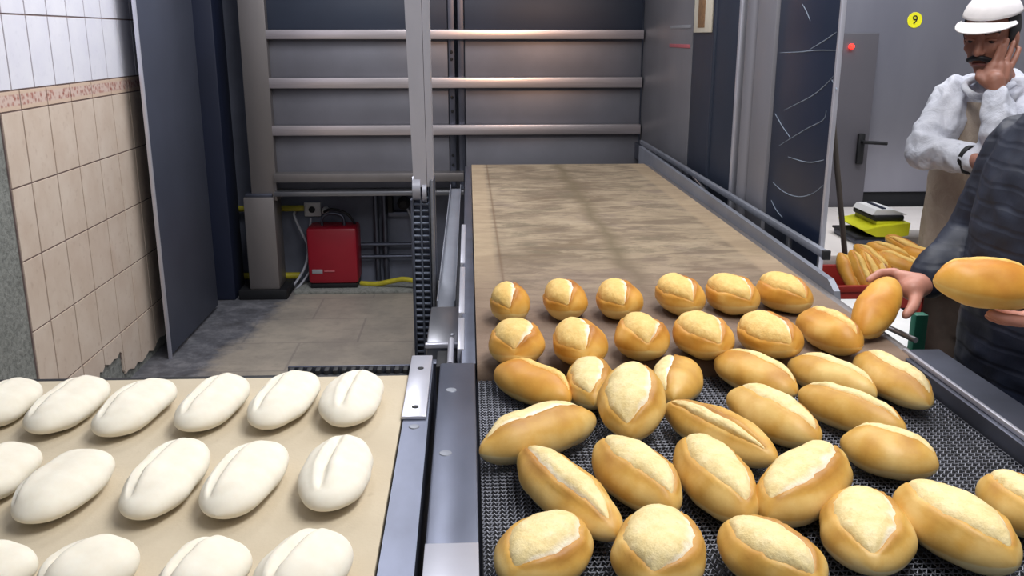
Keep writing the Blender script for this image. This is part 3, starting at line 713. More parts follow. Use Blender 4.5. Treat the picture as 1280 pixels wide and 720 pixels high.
# ------------------------------------------------------------------ bread
def roll_surface(L, W, H, seed, bend=0, taper=0, pw=2.3, q=.60, lump=.0042):
    zc = H * .45
    def S(s, phi, off=0):
        pr = max(0.0, 1 - abs(s) ** pw) ** q * (1 + taper * s)
        pz = max(0.0, 1 - abs(s) ** (pw + .3)) ** .55
        cy, sz = math.cos(phi), math.sin(phi)
        rz = (H - zc) if sz > 0 else zc
        ry = W / 2 * pr; rzz = rz * pz
        x = L / 2 * s; y = cy * ry; z = sz * rzz
        nn = Vector((.35 * s, cy / max(W / 2, .001) * .04, sz / max(rz, .001) * .04)); nn.normalize()
        p = Vector((x, y, z)) + nn * off
        p += nn * lump * noise.noise(Vector((x * 22 + seed * 3.1, y * 22, z * 22 + seed)))
        p.y += bend * (1 - s * s)
        p.z += zc
        if p.z < 0: p.z *= .12
        return p
    return S
def roll_mesh(L, W, H, seed, pc=95, bw=42, bend=0, taper=0, side=-1, lip=.0035, golden=0, pw=2.3, ns=40, nv=48, s0=.88, bulge=.005, flat=0, q=.60):
    rnd = random.Random(seed * 7 + 3)
    S = roll_surface(L, W, H, seed, bend, taper, pw, q)
    pcr, bwr = math.radians(pc), math.radians(bw)
    tilt = rnd.uniform(-.12, .12)
    def band(s):
        k = 1 - (s / s0) ** 2
        return bwr * k ** (.28 if golden > .06 and bw > 42 else .42) * (1 + .12 * noise.noise(Vector((s * 3, seed, 1))) + .10 * noise.noise(Vector((s * 11, seed, 4)))) if k > 0 else 0
    def pcs(s): return pcr + tilt * s + .05 * noise.noise(Vector((s * 4, seed * 2, 5)))
    me = bpy.data.meshes.new('crust_mesh'); vs = []; fs = []; bake = []
    for i in range(ns + 1):
        s = -math.cos(PI * i / ns) * .9995
        b = band(s)
        for j in range(nv):
            phi = 2 * PI * j / nv
            d = (phi - pcs(s) + PI) % (2 * PI) - PI
            off = 0
            if b > .02:
                fade = min(1, b / bwr * 1.3)
                e = abs(d) / b
                if e < 1: off -= .0045 * fade * min(1, (1 - e) * 4)
                sd = 1.0 if d * side > 0 else .55
                off += lip * sd * fade * math.exp(-((abs(d) - b * 1.02) / .14) ** 2)
            vs.append(S(s, phi, off))
            up = math.sin(phi)
            k = .40 + golden * .5 + .16 * up - (.22 if up < -.2 else 0) 
            if b > .02: k += .20 * math.exp(-((abs(d) - b) / .30) ** 2) * (1 if d * side > 0 else .35)
            k += .22 * noise.noise(Vector((s * 2.1 + seed, phi * .8, seed * 1.7))) - .08 * abs(s) ** 4
            bake.append(max(0, min(1, k)))
    for i in range(ns):
        for j in range(nv):
            fs.append((i*nv + j, i*nv + (j+1) % nv, (i+1)*nv + (j+1) % nv, (i+1)*nv + j))
    fs.append(tuple(range(nv))[::-1]); fs.append(tuple(ns*nv + j for j in range(nv)))
    me.from_pydata(vs, [], fs); me.update()
    at = me.attributes.new('bake', 'FLOAT', 'POINT'); at.data.foreach_set('value', bake)
    at = me.attributes.new('gold', 'FLOAT', 'POINT'); at.data.foreach_set('value', [min(1, max(0, golden * 8))] * len(vs))
    me.materials.append(M['crust']); me.shade_smooth()
    # crumb of the split
    m2 = bpy.data.meshes.new('split_mesh'); vs = []; fs = []; wh = []
    A, B = 40, 18
    for i in range(A + 1):
        s = (-1 + 2 * i / A) * s0 * .992; b = max(band(s), .004) * 1.03
        fade = min(1, b / bwr * 1.2)
        for j in range(B + 1):
            t = -1 + 2 * j / B
            phi = pcs(s) + t * b
            ts = t * side
            off = -.0035 + (bulge + .0035) * (1 - abs(t) ** 3.0) * fade - .002 * fade * max(0, ts - .45) 
            off += .0011 * noise.noise(Vector((s * 6 + seed, t * 2.4, seed))) * fade
            off += .0006 * noise.noise(Vector((s * 22 + seed, t * 6, seed))) * fade
            vs.append(S(s, phi, off))
            w = max(0, min(1, (ts - .62 + .15 * noise.noise(Vector((s * 5, seed, 9)))) / .12)) * fade
            wh.append(w * .9)
    for i in range(A):
        for j in range(B):
            fs.append((i*(B+1) + j, i*(B+1) + j + 1, (i+1)*(B+1) + j + 1, (i+1)*(B+1) + j))
    # close underneath so the crumb is a solid sliver
    base = len(vs)
    for i in range(A + 1):
        s = (-1 + 2 * i / A) * s0 * .992; b = max(band(s), .004)
        for j in range(B + 1):
            t = -1 + 2 * j / B; vs.append(S(s, pcs(s) + t * b, -.0075)); wh.append(0)
    for i in range(A):
        for j in range(B):
            fs.append((base + i*(B+1) + j, base + (i+1)*(B+1) + j, base + (i+1)*(B+1) + j + 1, base + i*(B+1) + j + 1))
    m2.from_pydata(vs, [], fs); m2.update()
    at = m2.attributes.new('white', 'FLOAT', 'POINT'); at.data.foreach_set('value', wh)
    at = m2.attributes.new('gold', 'FLOAT', 'POINT'); at.data.foreach_set('value', [min(1, max(0, golden * 6.5))] * len(vs))
    m2.materials.append(M['crumb']); m2.shade_smooth()
    return me, m2
def pose(o, p1, p2, H, twist=0):
    x = (p2 - p1).normalized(); mid = (p1 + p2) / 2
    y = Vector((0, 0, 1)).cross(x).normalized(); z = x.cross(y)
    if twist:
        R = Matrix.Rotation(math.radians(twist), 3, x); y = R @ y; z = R @ z
    m = Matrix((x, y, z)).transposed().to_4x4(); m.translation = mid - z * H * .45
    o.matrix_world = m
def add_roll(label, p1, p2, W, H, seed, group, extra=0.0, twist=0, name='bread_roll', **kw):
    L = (p2 - p1).length + extra
    if group == G2: W *= 1.05; L += .010; kw.setdefault('q', .64); kw.setdefault('pw', 2.15)
    a, b = roll_mesh(L, W, H, seed, **kw)
    o = bpy.data.objects.new(name, a); col.objects.link(o); tag(o, label, 'bread roll', group)
    c = bpy.data.objects.new('split', b); col.objects.link(c); c.parent = o; c['label'] = 'pale open split'
    pose(o, p1, p2, H, twist); return o

G1 = 'baked rolls in rows on the canvas belt'; G2 = 'baked rolls lying on the wire mesh belt'
sd = [10]
def rowroll(u, v, yaw, L, W, label, **kw):
    """roll centred on a pixel of the canvas belt, yaw = direction of its long axis"""
    sd[0] += 1; H = kw.pop('H', .066); gp = kw.pop('group', G1); zb = kw.pop('zb', BZ)
    c = onz(u, v, zb + H * .5); d = Vector((math.cos(math.radians(yaw)), math.sin(math.radians(yaw)), 0)) * L / 2
    c.z = zb + H * .45
    return add_roll(label, c + d, c - d, W, H, sd[0], gp, **kw)
nth = ['leftmost', 'second from the left', 'third from the left', 'third from the right', 'second from the right', 'rightmost']
ra = [(638, 379, 90, .135, .090), (707, 374, 92, .155, .100), (774, 374, 94, .155, .102), (850, 369, 102, .16, .102), (915, 368, 106, .165, .106), (979, 366, 113, .165, .102)]
for i, (u, v, w, L, W) in enumerate(ra):
    rowroll(u, v, w, L, W, 'golden roll in the far row on the canvas, ' + nth[i], pc=(118, 120, 120, 112, 112, 104)[i], bw=(46, 50, 50, 48, 48, 44)[i], s0=.96, golden=.10, H=.083, taper=(0, .03, .05, .02, .04, 0)[i])
rbb = [(646, 428, 84, .13, .110), (725, 428, 94, .155, .106), (802, 421, 90, .145, .110), (879, 420, 104, .16, .110), (962, 419, 108, .165, .110)]
for i, (u, v, w, L, W) in enumerate(rbb):
    rowroll(u, v, w, L, W, 'golden roll in the second row on the canvas, ' + nth[i if i < 4 else 4], pc=(98, 116, 92, 104, 118)[i], bw=(50, 50, 44, 48, 50)[i], s0=.95, golden=.085, H=.080)

def zroll(e1, e2, W, label, H=.068, zb=MZ, dz=(0, 0), extra=.008, group=G2, **kw):
    sd[0] += 1
    p1 = onz(e1[0], e1[1], zb + H * .5 + dz[0]); p2 = onz(e2[0], e2[1], zb + H * .5 + dz[1])
    p1.z = zb + H * .45 + dz[0]; p2.z = zb + H * .45 + dz[1]
    return add_roll(label, p1, p2, W, H, sd[0], group, extra=extra, **kw)
zroll((1003, 397), (1073, 432), .094, 'golden roll in the second row on the canvas, rightmost, under the held roll', zb=BZ, group=G1, golden=.08, pc=80, bw=20, extra=0, H=.076)
Z = [
 ((627, 462), (708, 498), .090, 'smooth roll lying crosswise just below the second row, far left of the mesh', dict(pc=62, bw=20, golden=.10, bend=0)),
 ((738, 456), (742, 502), .092, 'roll partly hidden behind the upright leaning roll, on its left', dict(pc=105, bw=46)),
 ((850, 456), (842, 496), .090, 'roll mostly hidden behind the upright leaning roll, on its right', dict(pc=130, bw=30)),
 ((792, 463), (788, 540), .108, 'large roll leaning upright on two others, split wide open towards the front', dict(pc=98, bw=48, dz=(.045, .0), H=.078)),
 ((900, 450), (990, 488), .092, 'smooth roll below the gap of the second row, beside the hidden one', dict(pc=60, bw=24, dz=(.005, .0), golden=.02)),
 ((990, 455), (1090, 492), .080, 'flat pale roll between the smooth one and the dark topped one', dict(pc=70, bw=26, golden=-.05)),
 ((1076, 450), (1158, 502), .088, 'roll with a darker grey brown top near the steel side plate', dict(pc=70, bw=34, golden=-.03)),
 ((606, 562), (738, 522), .088, 'long roll at the left edge of the mesh, split along its upper side', dict(pc=66, bw=34, side=1, golden=-.02, H=.076)),
 ((838, 510), (966, 572), .086, 'long slim roll in the middle with a narrow slit on top', dict(pc=115, bw=16, golden=-.04)),
 ((918, 494), (1018, 548), .092, 'roll right of the slim middle one, its split showing white', dict(pc=72, bw=36, golden=-.02)),
 ((1004, 492), (1126, 538), .080, 'long smooth roll under the flat pale one', dict(pc=84, bw=20, golden=-.02)),
 ((1058, 550), (1166, 580), .098, 'smooth roll with white crumb at its right tip, next to the bare mesh', dict(pc=60, bw=26, golden=-.03)),
 ((655, 570), (766, 664), .086, 'long roll pointing at the lower right with a pale jagged split', dict(pc=88, bw=34, side=1, golden=.0, taper=.04)),
 ((755, 558), (838, 632), .094, 'roll in the middle of the mesh with a bright white split edge', dict(pc=82, bw=42, golden=-.02, H=.074)),
 ((858, 556), (932, 642), .092, 'roll with a broad pale split, right of the bright edged middle roll', dict(pc=84, bw=48, golden=-.04, H=.074)),
 ((1045, 570), (962, 640), .102, 'plump roll leaning the other way, split opening to the upper left', dict(pc=104, bw=52, golden=-.03, H=.078)),
 ((1076, 622), (1092, 706), .112, 'plump roll at the bottom right pointing at the viewer', dict(pc=96, bw=46, golden=-.03)),
 ((1130, 618), (1262, 700), .108, 'large roll at the bottom right with a wide pale split', dict(pc=82, bw=48, golden=-.04, H=.076)),
 ((1238, 604), (1320, 664), .092, 'roll cut by the right edge of the picture', dict(pc=96, bw=30, golden=-.03)),
 ((714, 654), (642, 722), .108, 'plump roll at the bottom left of the mesh belt', dict(pc=86, bw=48, golden=-.02)),
 ((832, 652), (816, 730), .112, 'broad roll at the bottom centre between two others', dict(pc=92, bw=54, golden=-.03, H=.076)),
 ((912, 662), (1020, 730), .104, 'roll at the bottom edge with a large hole in its split crust', dict(pc=96, bw=42, golden=-.03)),
]
for e1, e2, W, lb_, kw in Z: zroll(e1, e2, W, lb_, **kw)

# rolls heaped in the top crate: a few shapes, copied
protos = [roll_mesh(.155, .060, .052, 300 + k, pc=70 + 20 * k, bw=26, golden=.12, ns=24, nv=28) for k in range(4)]
heap = [ # u1,v1,u2,v2,Y
 (1054, 328, 1066, 356, 2.88, 'roll standing at the left rear corner of the crate'),
 (1068, 324, 1080, 354, 2.87, 'roll standing next to the left corner one in the crate'),
 (1082, 324, 1096, 354, 2.88, 'third standing roll from the left in the crate'),
 (1100, 326, 1110, 356, 2.89, 'roll standing upright behind the hand in the crate'),
 (1120, 328, 1130, 358, 2.89, 'roll standing right of the one behind the hand'),
 (1078, 316, 1100, 336, 2.92, 'short looking roll on the left slope of the heap'),
 (1086, 306, 1136, 328, 2.95, 'long roll lying across the top of the heap'),
 (1118, 302, 1146, 318, 3.00, 'roll at the top right of the heap below the tray'),
 (1136, 318, 1156, 322, 2.94, 'small roll at the right edge of the heap'),
 (1104, 322, 1140, 338, 2.90, 'roll under the long one on the heap'),
 (1140, 330, 1160, 350, 2.90, 'roll at the right rim of the crate beside the sleeve'),
]
for i, (u1, v1, u2, v2, Y, lb_) in enumerate(heap):
    a = P(u1, v1, Y); b = P(u2, v2, Y - .05)
    me, m2 = protos[i % 4]
    o = bpy.data.objects.new('bread_roll', me); col.objects.link(o); tag(o, lb_, 'bread roll', 'rolls heaped in the red crate')
    c = bpy.data.objects.new('split', m2); col.objects.link(c); c.parent = o
    mid = (a + b) / 2; d = (b - a).normalized(); pose(o, mid - d * .08, mid + d * .08, .052)

# held rolls
RH = add_roll('golden roll gripped in the jacketed person\'s far hand over the belt edge', P(1109, 362, 1.90), P(1083, 408, 1.80), .088, .076, 201, 'rolls held by the jacketed person', golden=.12, pc=300, bw=9, extra=.060)
RL = add_roll('golden roll held up in the jacketed person\'s near hand', P(1172, 350, 1.45), P(1300, 366, 1.42), .088, .078, 202, 'rolls held by the jacketed person', golden=.12, pc=70, bw=8, extra=.015)

# ------------------------------------------------------------------ dough
def dough_mesh(L, W, H, seed, bend, fold, depth):
    S = roll_surface(L, W, H, seed, bend, .0, 2.5, .50, .0030)
    ns, nv = 44, 56; vs = []; fs = []
    for i in range(ns + 1):
        s = -math.cos(PI * i / ns) * .9995
        k = max(0, 1 - (s / .80) ** 2)
        fc = math.radians(fold) + .08 * s + .05 * noise.noise(Vector((s * 3, seed, 2)))
        for j in range(nv):
            phi = 2 * PI * j / nv; d = (phi - fc + PI) % (2 * PI) - PI
            k2 = k ** .6
            wv = .075 if d < 0 else .13
            off = -depth * math.exp(-(d / wv) ** 2) * k2
            off += depth * .55 * math.exp(-((d + .26) / .22) ** 2) * k2 if 0 else depth * .40 * math.exp(-((d - .30) / .24) ** 2) * k2 + depth * .30 * math.exp(-((d + .20) / .12) ** 2) * k2
            vs.append(S(s, phi, off))
    for i in range(ns):
        for j in range(nv): fs.append((i*nv + j, i*nv + (j+1) % nv, (i+1)*nv + (j+1) % nv, (i+1)*nv + j))
    fs.append(tuple(range(nv))[::-1]); fs.append(tuple(ns*nv + j for j in range(nv)))
    me = bpy.data.meshes.new('dough_mesh'); me.from_pydata(vs, [], fs); me.update()
    me.materials.append(M['dough']); me.shade_smooth(); return me
D = [
 ((-22, 528), (38, 482), .084, 66, 'dough piece at the left end of the far row, cut by the picture edge'),
 ((44, 538), (122, 478), .088, 62, 'dough piece second from the left in the far row'),
 ((131, 541), (207, 481), .088, 62, 'dough piece third from the left in the far row'),
 ((234, 535), (295, 475), .088, 68, 'dough piece third from the right in the far row'),
 ((327, 531), (380, 470), .092, 64, 'dough piece second from the right in the far row'),
 ((428, 528), (451, 470), .096, 84, 'dough piece at the right end of the far row'),
 ((-38, 624), (32, 562), .086, 66, 'dough piece at the left end of the middle row, cut by the picture edge'),
 ((32, 650), (124, 570), .090, 38, 'smooth dough piece second from the left in the middle row'),
 ((170, 644), (240, 556), .088, 62, 'dough piece in the middle of the middle row'),
 ((270, 644), (338, 558), .090, 60, 'dough piece second from the right in the middle row'),
 ((406, 634), (434, 553), .092, 76, 'dough piece at the right end of the middle row'),
 ((-48, 742), (24, 690), .086, 66, 'dough piece in the bottom left corner of the picture'),
 ((60, 748), (160, 682), .086, 56, 'dough piece second from the left in the near row, cut by the bottom edge'),
 ((215, 756), (290, 684), .086, 64, 'dough piece third from the left in the near row, cut by the bottom edge'),
 ((342, 752), (412, 672), .094, 72, 'dough piece at the right end of the near row, cut by the bottom edge'),
]
for i, (e1, e2, W, fold, lb_) in enumerate(D):
    H = .052; W *= 1.07; p1 = onz(*e1, BZ + H * .45); p2 = onz(*e2, BZ + H * .45)
    me = dough_mesh((p2 - p1).length + .004, W, H, 50 + i, random.Random(i).uniform(-.003, .003), fold, .013)
    o = bpy.data.objects.new('dough_piece', me); col.objects.link(o); tag(o, lb_, 'dough', 'raw dough pieces on the cloth belt')
    pose(o, p1, p2, H)

# ------------------------------------------------------------------ people
def blob(name, parts, voxel, smooth_it, mat, parent=None):
    """parts: ('c', p0, r0, p1, r1) tapered capsule | ('e', centre, (rx,ry,rz), 3x3 matrix or None) | ('l', [(z, cx, cy, rx, ry)...], rot) loft"""
    bm = bmesh.new()
    def sph(c, R, rot=None, n=2):
        m = Matrix.Translation(c) @ ((rot.to_4x4()) if rot is not None else Matrix()) @ Matrix.Diagonal((*R, 1))
        bmesh.ops.create_icosphere(bm, subdivisions=n + 1, radius=1, matrix=m)
    for p in parts:
        if p[0] == 'e': sph(Vector(p[1]), p[2], p[3] if len(p) > 3 else None)
        elif p[0] == 'c':
            a, ra, b, rb = Vector(p[1]), p[2], Vector(p[3]), p[4]
            n = 10; pts = [a.lerp(b, k / n) for k in range(n + 1)]; rr = [ra + (rb - ra) * k / n for k in range(n + 1)]
            tube(bm, pts, rr, 16); sph(a, (ra,) * 3, None, 1); sph(b, (rb,) * 3, None, 1)
        elif p[0] == 'l':
            rows, ang = p[1], p[2]; rings = []; N = 32
            for (z, cx, cy, rx, ry) in rows:
                ring = []
                for k in range(N):
                    t = 2*PI*k/N; x = rx * math.copysign(abs(math.cos(t)) ** .85, math.cos(t)); y = ry * math.copysign(abs(math.sin(t)) ** .85, math.sin(t))
                    ring.append(bm.verts.new((cx + x * math.cos(ang) - y * math.sin(ang), cy + x * math.sin(ang) + y * math.cos(ang), z)))
                rings.append(ring)
            for a, b in zip(rings, rings[1:]):
                for k in range(N): bm.faces.new((a[k], a[(k+1) % N], b[(k+1) % N], b[k]))
            bm.faces.new(rings[0][::-1]); bm.faces.new(rings[-1])
    bmesh.ops.recalc_face_normals(bm, faces=bm.faces[:])
    me = bpy.data.meshes.new(name + '_src'); bm.to_mesh(me); bm.free()
    t = bpy.data.objects.new('tmp', me); col.objects.link(t)
    md = t.modifiers.new('r', 'REMESH'); md.mode = 'VOXEL'; md.voxel_size = voxel; md.adaptivity = 0
    bpy.context.view_layer.update()
    m2 = bpy.data.meshes.new_from_object(t.evaluated_get(bpy.context.evaluated_depsgraph_get()))
    bpy.data.objects.remove(t)
    bm = bmesh.new(); bm.from_mesh(m2)
    for _ in range(smooth_it): bmesh.ops.smooth_vert(bm, verts=bm.verts[:], factor=.5, use_axis_x=True, use_axis_y=True, use_axis_z=True)
    bm.to_mesh(m2); bm.free(); m2.name = name + '_mesh'
    m2.materials.clear(); o = link_mesh(name, m2, mat, parent, True)
    return o
def wrinkle(o, amp, sc_, seed=0, stretch=(1, 1, 1)):
    me = o.data; nrm = [v.normal.copy() for v in me.vertices]; out = []
    for v, nv_ in zip(me.vertices, nrm):
        c = v.co; q = Vector((c.x * sc_ * stretch[0] + seed, c.y * sc_ * stretch[1], c.z * sc_ * stretch[2]))
        n = 1 - abs(noise.noise(q)) * 2.2; n2 = noise.noise(q * 2.3)
        out += list(c + nv_ * amp * (n * .7 + n2 * .4 - .4))
    me.vertices.foreach_set('co', out); me.update()
def chain(pts, rs):
    return [('c', pts[i], rs[i], pts[i+1], rs[i+1]) for i in range(len(pts) - 1)]
def head_parts(c, f, up, female=False):
    f = f.normalized(); r = f.cross(up).normalized(); u = r.cross(f)
    Rm = Matrix((r, f, u)).transposed()
    def W(a, b, d): return c + r * a + f * b + u * d
    out = [('e', W(0, -.012, .028), (.076, .096, .088), Rm), ('e', W(0, .022, -.045), (.058, .066, .066), Rm),
           ('e', W(0, .058, -.092), (.026, .024, .020), Rm), ('e', W(0, .050, -.02), (.058, .040, .050), Rm),
           ('c', W(-.040, .074, .022), .014, W(.040, .074, .022), .014), ('c', W(0, .084, .016), .010, W(0, .106, -.026), .0135),
           ('e', W(-.012, .096, -.030), (.009, .010, .008), Rm), ('e', W(.012, .096, -.030), (.009, .010, .008), Rm),
           ('e', W(-.038, .062, -.022), (.020, .018, .018), Rm), ('e', W(.038, .062, -.022), (.020, .018, .018), Rm),
           ('c', W(-.018, .078, -.060), .008, W(.018, .078, -.060), .008),
           ('e', W(-.076, -.008, -.010), (.008, .018, .030), Rm), ('e', W(.076, -.008, -.010), (.008, .018, .030), Rm)]
    return out, W, Rm

# ---- worker in white
HC = P(1238, 45, 3.0); hf = Vector((-.74, -.66, -.26)); hu = Vector((-.10, -.10, 1))
hp, HW, HR = head_parts(HC, hf, hu)
ang = math.atan2(-.80, -.60)          # facing angle of the body
TC = P(1246, 160, 3.14)
bx, by = TC.x, TC.y
fx, fy = -.62, -.78
ga = math.atan2(fy, fx)
def body_rows(s):
    return [(.78, bx, by, .125 + s, .165 + s), (.90, bx, by, .130 + s, .168 + s), (1.02, bx + fx*.01, by + fy*.01, .132 + s, .160 + s),
            (1.15, bx + fx*.02, by + fy*.02, .128 + s, .168 + s), (1.28, bx + fx*.02, by + fy*.02, .118 + s, .185 + s), (1.36, bx + fx*.02, by + fy*.02, .095 + s, .180 + s), (1.42, bx + fx*.03, by + fy*.03, .06 + s, .10 + s)]
shR = P(1196, 122, 3.16); shL = P(1306, 128, 2.98)
elR = P(1156, 188, 3.04); wrR = P(1214, 200, 2.86)
elL = P(1250, 198, 2.80); wrL = P(1246, 118, 2.86)
neck0 = Vector((bx + fx*.03, by + fy*.03, 1.38))
parts = hp + [('c', neck0, .056, HC + Vector((.01, .02, -.06)), .052), ('l', body_rows(-.03), ga)]
parts += chain([shR, elR, wrR], [.045, .038, .028]) + chain([shL, elL, wrL], [.045, .038, .028])
parts += chain([Vector((bx - .07, by + .06, .86)), Vector((bx - .09, by + .03, .46)), Vector((bx - .09, by + .06, .08))], [.075, .050, .036])
parts += chain([Vector((bx + .08, by - .06, .86)), Vector((bx + .07, by - .08, .46)), Vector((bx + .08, by - .05, .08))], [.075, .050, .036])
for sx_, yy_ in ((-.09, .06), (.08, -.05)):
    parts.append(('c', (bx + sx_, by + yy_, .045), .035, (bx + sx_ + fx*.13, by + yy_ + fy*.13, .035), .028))
# right hand tucked under the left elbow
parts += [('c', wrR, .026, P(1226, 203, 2.80), .026), ('e', P(1232, 204, 2.78), (.036, .03, .026))]
for k in range(4):
    b0 = P(1236, 195 + k * 6, 2.76); parts += chain([b0, P(1250, 192 + k * 6.5, 2.74), P(1262, 190 + k * 6.5, 2.76)], [.010, .0095, .008])
parts += chain([P(1226, 198, 2.78), P(1234, 186, 2.75), P(1244, 180, 2.75)], [.012, .011, .009])
# left hand on the cheek
pl = P(1243, 100, 2.870)
parts += [('c', wrL, .027, pl, .030), ('c', P(1233, 99, 2.885), .021, P(1240, 84, 2.895), .020), ('c', P(1252, 100, 2.890), .022, P(1256, 84, 2.910), .021), ('c', P(1244, 100, 2.880), .022, P(1248, 84, 2.900), .022)]
fing = [((1240, 86, 2.892), (1246, 70, 2.898), (1251, 57, 2.910)), ((1247, 83, 2.898), (1254, 65, 2.906), (1259, 50, 2.920)),
        ((1254, 84, 2.906), (1262, 67, 2.918), (1267, 53, 2.930)), ((1261, 87, 2.918), (1269, 73, 2.930), (1274, 61, 2.945))]
for a, b, c in fing: parts += chain([P(*a), P(*b), P(*c)], [.0115, .0100, .0085])
parts += chain([P(1232, 104, 2.875), P(1223, 97, 2.885), P(1224, 90, 2.900)], [.014, .012, .010])
worker = blob('person', parts, .0042, 3, 'skin_dark')
tag(worker, 'person in white jacket, beige apron and peaked cap resting a cheek on one hand', 'person')
# clothing
jp = [('l', body_rows(.012)[1:], ga)]
jp += chain([shR, elR, wrR], [.078, .064, .046]) + chain([shL, elL, wrL + (elL - wrL) * .12], [.078, .064, .047])
jp += [('e', elR, (.066, .066, .062)), ('c', neck0 - Vector((0, 0, .02)), .085, neck0 + Vector((0, 0, .01)), .07)]
jk = blob('white_jacket', jp, .007, 2, 'white_cloth', worker); wrinkle(jk, .017, 12, 3)
# collar
bm = bmesh.new(); tube(bm, catmull([HW(-.07, -.02, -.16), HW(-.05, .05, -.165), HW(0, .07, -.18), HW(.05, .05, -.165), HW(.07, -.02, -.16), HW(0, -.08, -.14)]), .012, 10); build('collar', bm, 'white_cloth', worker, auto=60)
bm = bmesh.new(); q = (wrR - elR).normalized(); tube(bm, [wrR - q * .012, wrR + q * .004], .047, 24); build('dark_cuff', bm, 'black', worker, auto=60)
# apron: bib and skirt wrapped on the front of the torso
bm = bmesh.new(); g = []
for i in range(41):
    z = 1.335 - (1.335 - .70) * i / 40
    half = 34 if z > 1.22 else (34 + (1.22 - z) / .17 * 44 if z > 1.05 else 78)
    rows = body_rows(.034)
    row_ = None
    for r0, r1 in zip(rows, rows[1:]):
        if r0[0] <= z <= r1[0]: t = (z - r0[0]) / (r1[0] - r0[0]); row_ = [r0[k] + (r1[k] - r0[k]) * t for k in range(5)]
    if row_ is None: row_ = list(rows[0]); fl = (.78 - z) * .12; row_[3] += fl; row_[4] += fl
    line = []
    for j in range(25):
        a = math.radians(-half + 2 * half * j / 24)
        fold = .005 * math.sin(j * 1.4 + z * 3) * (1 if z < .95 else .2)
        x = (row_[3] + fold) * math.cos(a); y = (row_[4] + fold) * math.sin(a)
        line.append(bm.verts.new((row_[1] + x * math.cos(ga) - y * math.sin(ga), row_[2] + x * math.sin(ga) + y * math.cos(ga), z)))
    g.append(line)
for a, b in zip(g, g[1:]):
    for j in range(24): bm.faces.new((a[j], a[j+1], b[j+1], b[j]))
bmesh.ops.recalc_face_normals(bm, faces=bm.faces[:])
bmesh.ops.solidify(bm, geom=bm.faces[:], thickness=.004)
build('apron', bm, 'apron', worker, auto=60)
tp = [('l', [(.50, bx, by, .10, .15), (.80, bx, by, .128, .172), (.93, bx, by, .13, .17)], ga)]
tp += chain([Vector((bx - .07, by + .06, .80)), Vector((bx - .09, by + .03, .46)), Vector((bx - .09, by + .06, .10))], [.095, .075, .062])
tp += chain([Vector((bx + .08, by - .06, .80)), Vector((bx + .07, by - .08, .46)), Vector((bx + .08, by - .05, .10))], [.095, .075, .062])
wrinkle(blob('trousers', tp, .009, 2, 'trousers', worker), .008, 9, 1)
for sx_, yy_ in ((-.09, .06), (.08, -.05)):
    blob('shoe', [('c', (bx + sx_, by + yy_, .05), .05, (bx + sx_ + fx*.15, by + yy_ + fy*.15, .04), .04)], .008, 2, 'shoe', worker)
# face details
def facebit(name, pts, rr, mat, parent):
    bm = bmesh.new(); tube(bm, catmull(pts, 4), rr, 8); return build(name, bm, mat, parent, auto=60)
n9 = [.004, .006, .007, .008, .0085, .008, .007, .006, .004]
facebit('moustache', [HW(-.034, .083, -.056), HW(-.014, .097, -.045), HW(.0, .100, -.043), HW(.014, .097, -.045), HW(.034, .083, -.056)], .0085, 'hair', worker)
for s in (-1, 1):
    facebit('eyebrow', [HW(s * .014, .088, .030), HW(s * .032, .084, .037), HW(s * .052, .068, .032)], .0055, 'hair', worker)
    e = bmesh.new(); bmesh.ops.create_icosphere(e, subdivisions=3, radius=.0115, matrix=Matrix.Translation(HW(s * .030, .072, .006))); build('eye', e, 'hair', worker, smooth=True)
    facebit('eyelid', [HW(s * .016, .083, .008), HW(s * .031, .087, .013), HW(s * .046, .078, .008)], .0045, 'skin_dark', worker)
facebit('lips', [HW(-.020, .084, -.068), HW(0, .091, -.066), HW(.020, .084, -.068)], .005, plain('lips', '#7c4640', .5, 0, .05, 20, 0), worker)
# short hair around the back and sides
def shell(a0, a1, z0, z1, R, off, mat, name, parent, W, th=.004, na=40, nz=14, cut=None):
    bm = bmesh.new(); g = []
    for i in range(nz + 1):
        e = math.radians(z0 + (z1 - z0) * i / nz); line = []
        for j in range(na + 1):
            a = math.radians(a0 + (a1 - a0) * j / na)
            line.append(bm.verts.new(W(R[0] * math.cos(e) * math.sin(a) + off[0], R[1] * math.cos(e) * math.cos(a) + off[1], R[2] * math.sin(e) + off[2])))
        g.append(line)
    for a, b in zip(g, g[1:]):
        for j in range(na): bm.faces.new((a[j], a[j+1], b[j+1], b[j]))
    bmesh.ops.remove_doubles(bm, verts=bm.verts[:], dist=.0005)
    bmesh.ops.recalc_face_normals(bm, faces=bm.faces[:]); bmesh.ops.solidify(bm, geom=bm.faces[:], thickness=th)
    return build(name, bm, mat, parent, smooth=True)
shell(62, 298, -32, 60, (.082, .102, .094), (0, -.012, .028), 'hair', 'hair', worker, HW, .006)
cp = shell(0, 360, 14, 90, (.088, .108, .094), (0, -.012, .048), 'cap', 'cap', worker, HW, .004)
# brim
bm = bmesh.new(); g = []
for i in range(9):
    t = i / 8; line = []
    for j in range(21):
        a = math.radians(-72 + 144 * j / 20)
        rr0 = .105; ext = .062 * math.cos(a * .9) ** .8 * t
        x = (.086 + ext * .35) * math.sin(a); y = -.010 + (.104 + ext) * math.cos(a)
        z = .066 - .018 * t * math.cos(a) - .012 * abs(math.sin(a)) ** 2
        line.append(bm.verts.new(HW(x, y, z)))
    g.append(line)
for a, b in zip(g, g[1:]):
    for j in range(20): bm.faces.new((a[j], a[j+1], b[j+1], b[j]))
bmesh.ops.recalc_face_normals(bm, faces=bm.faces[:]); bmesh.ops.solidify(bm, geom=bm.faces[:], thickness=.004)
build('cap_brim', bm, 'cap', worker, smooth=True)

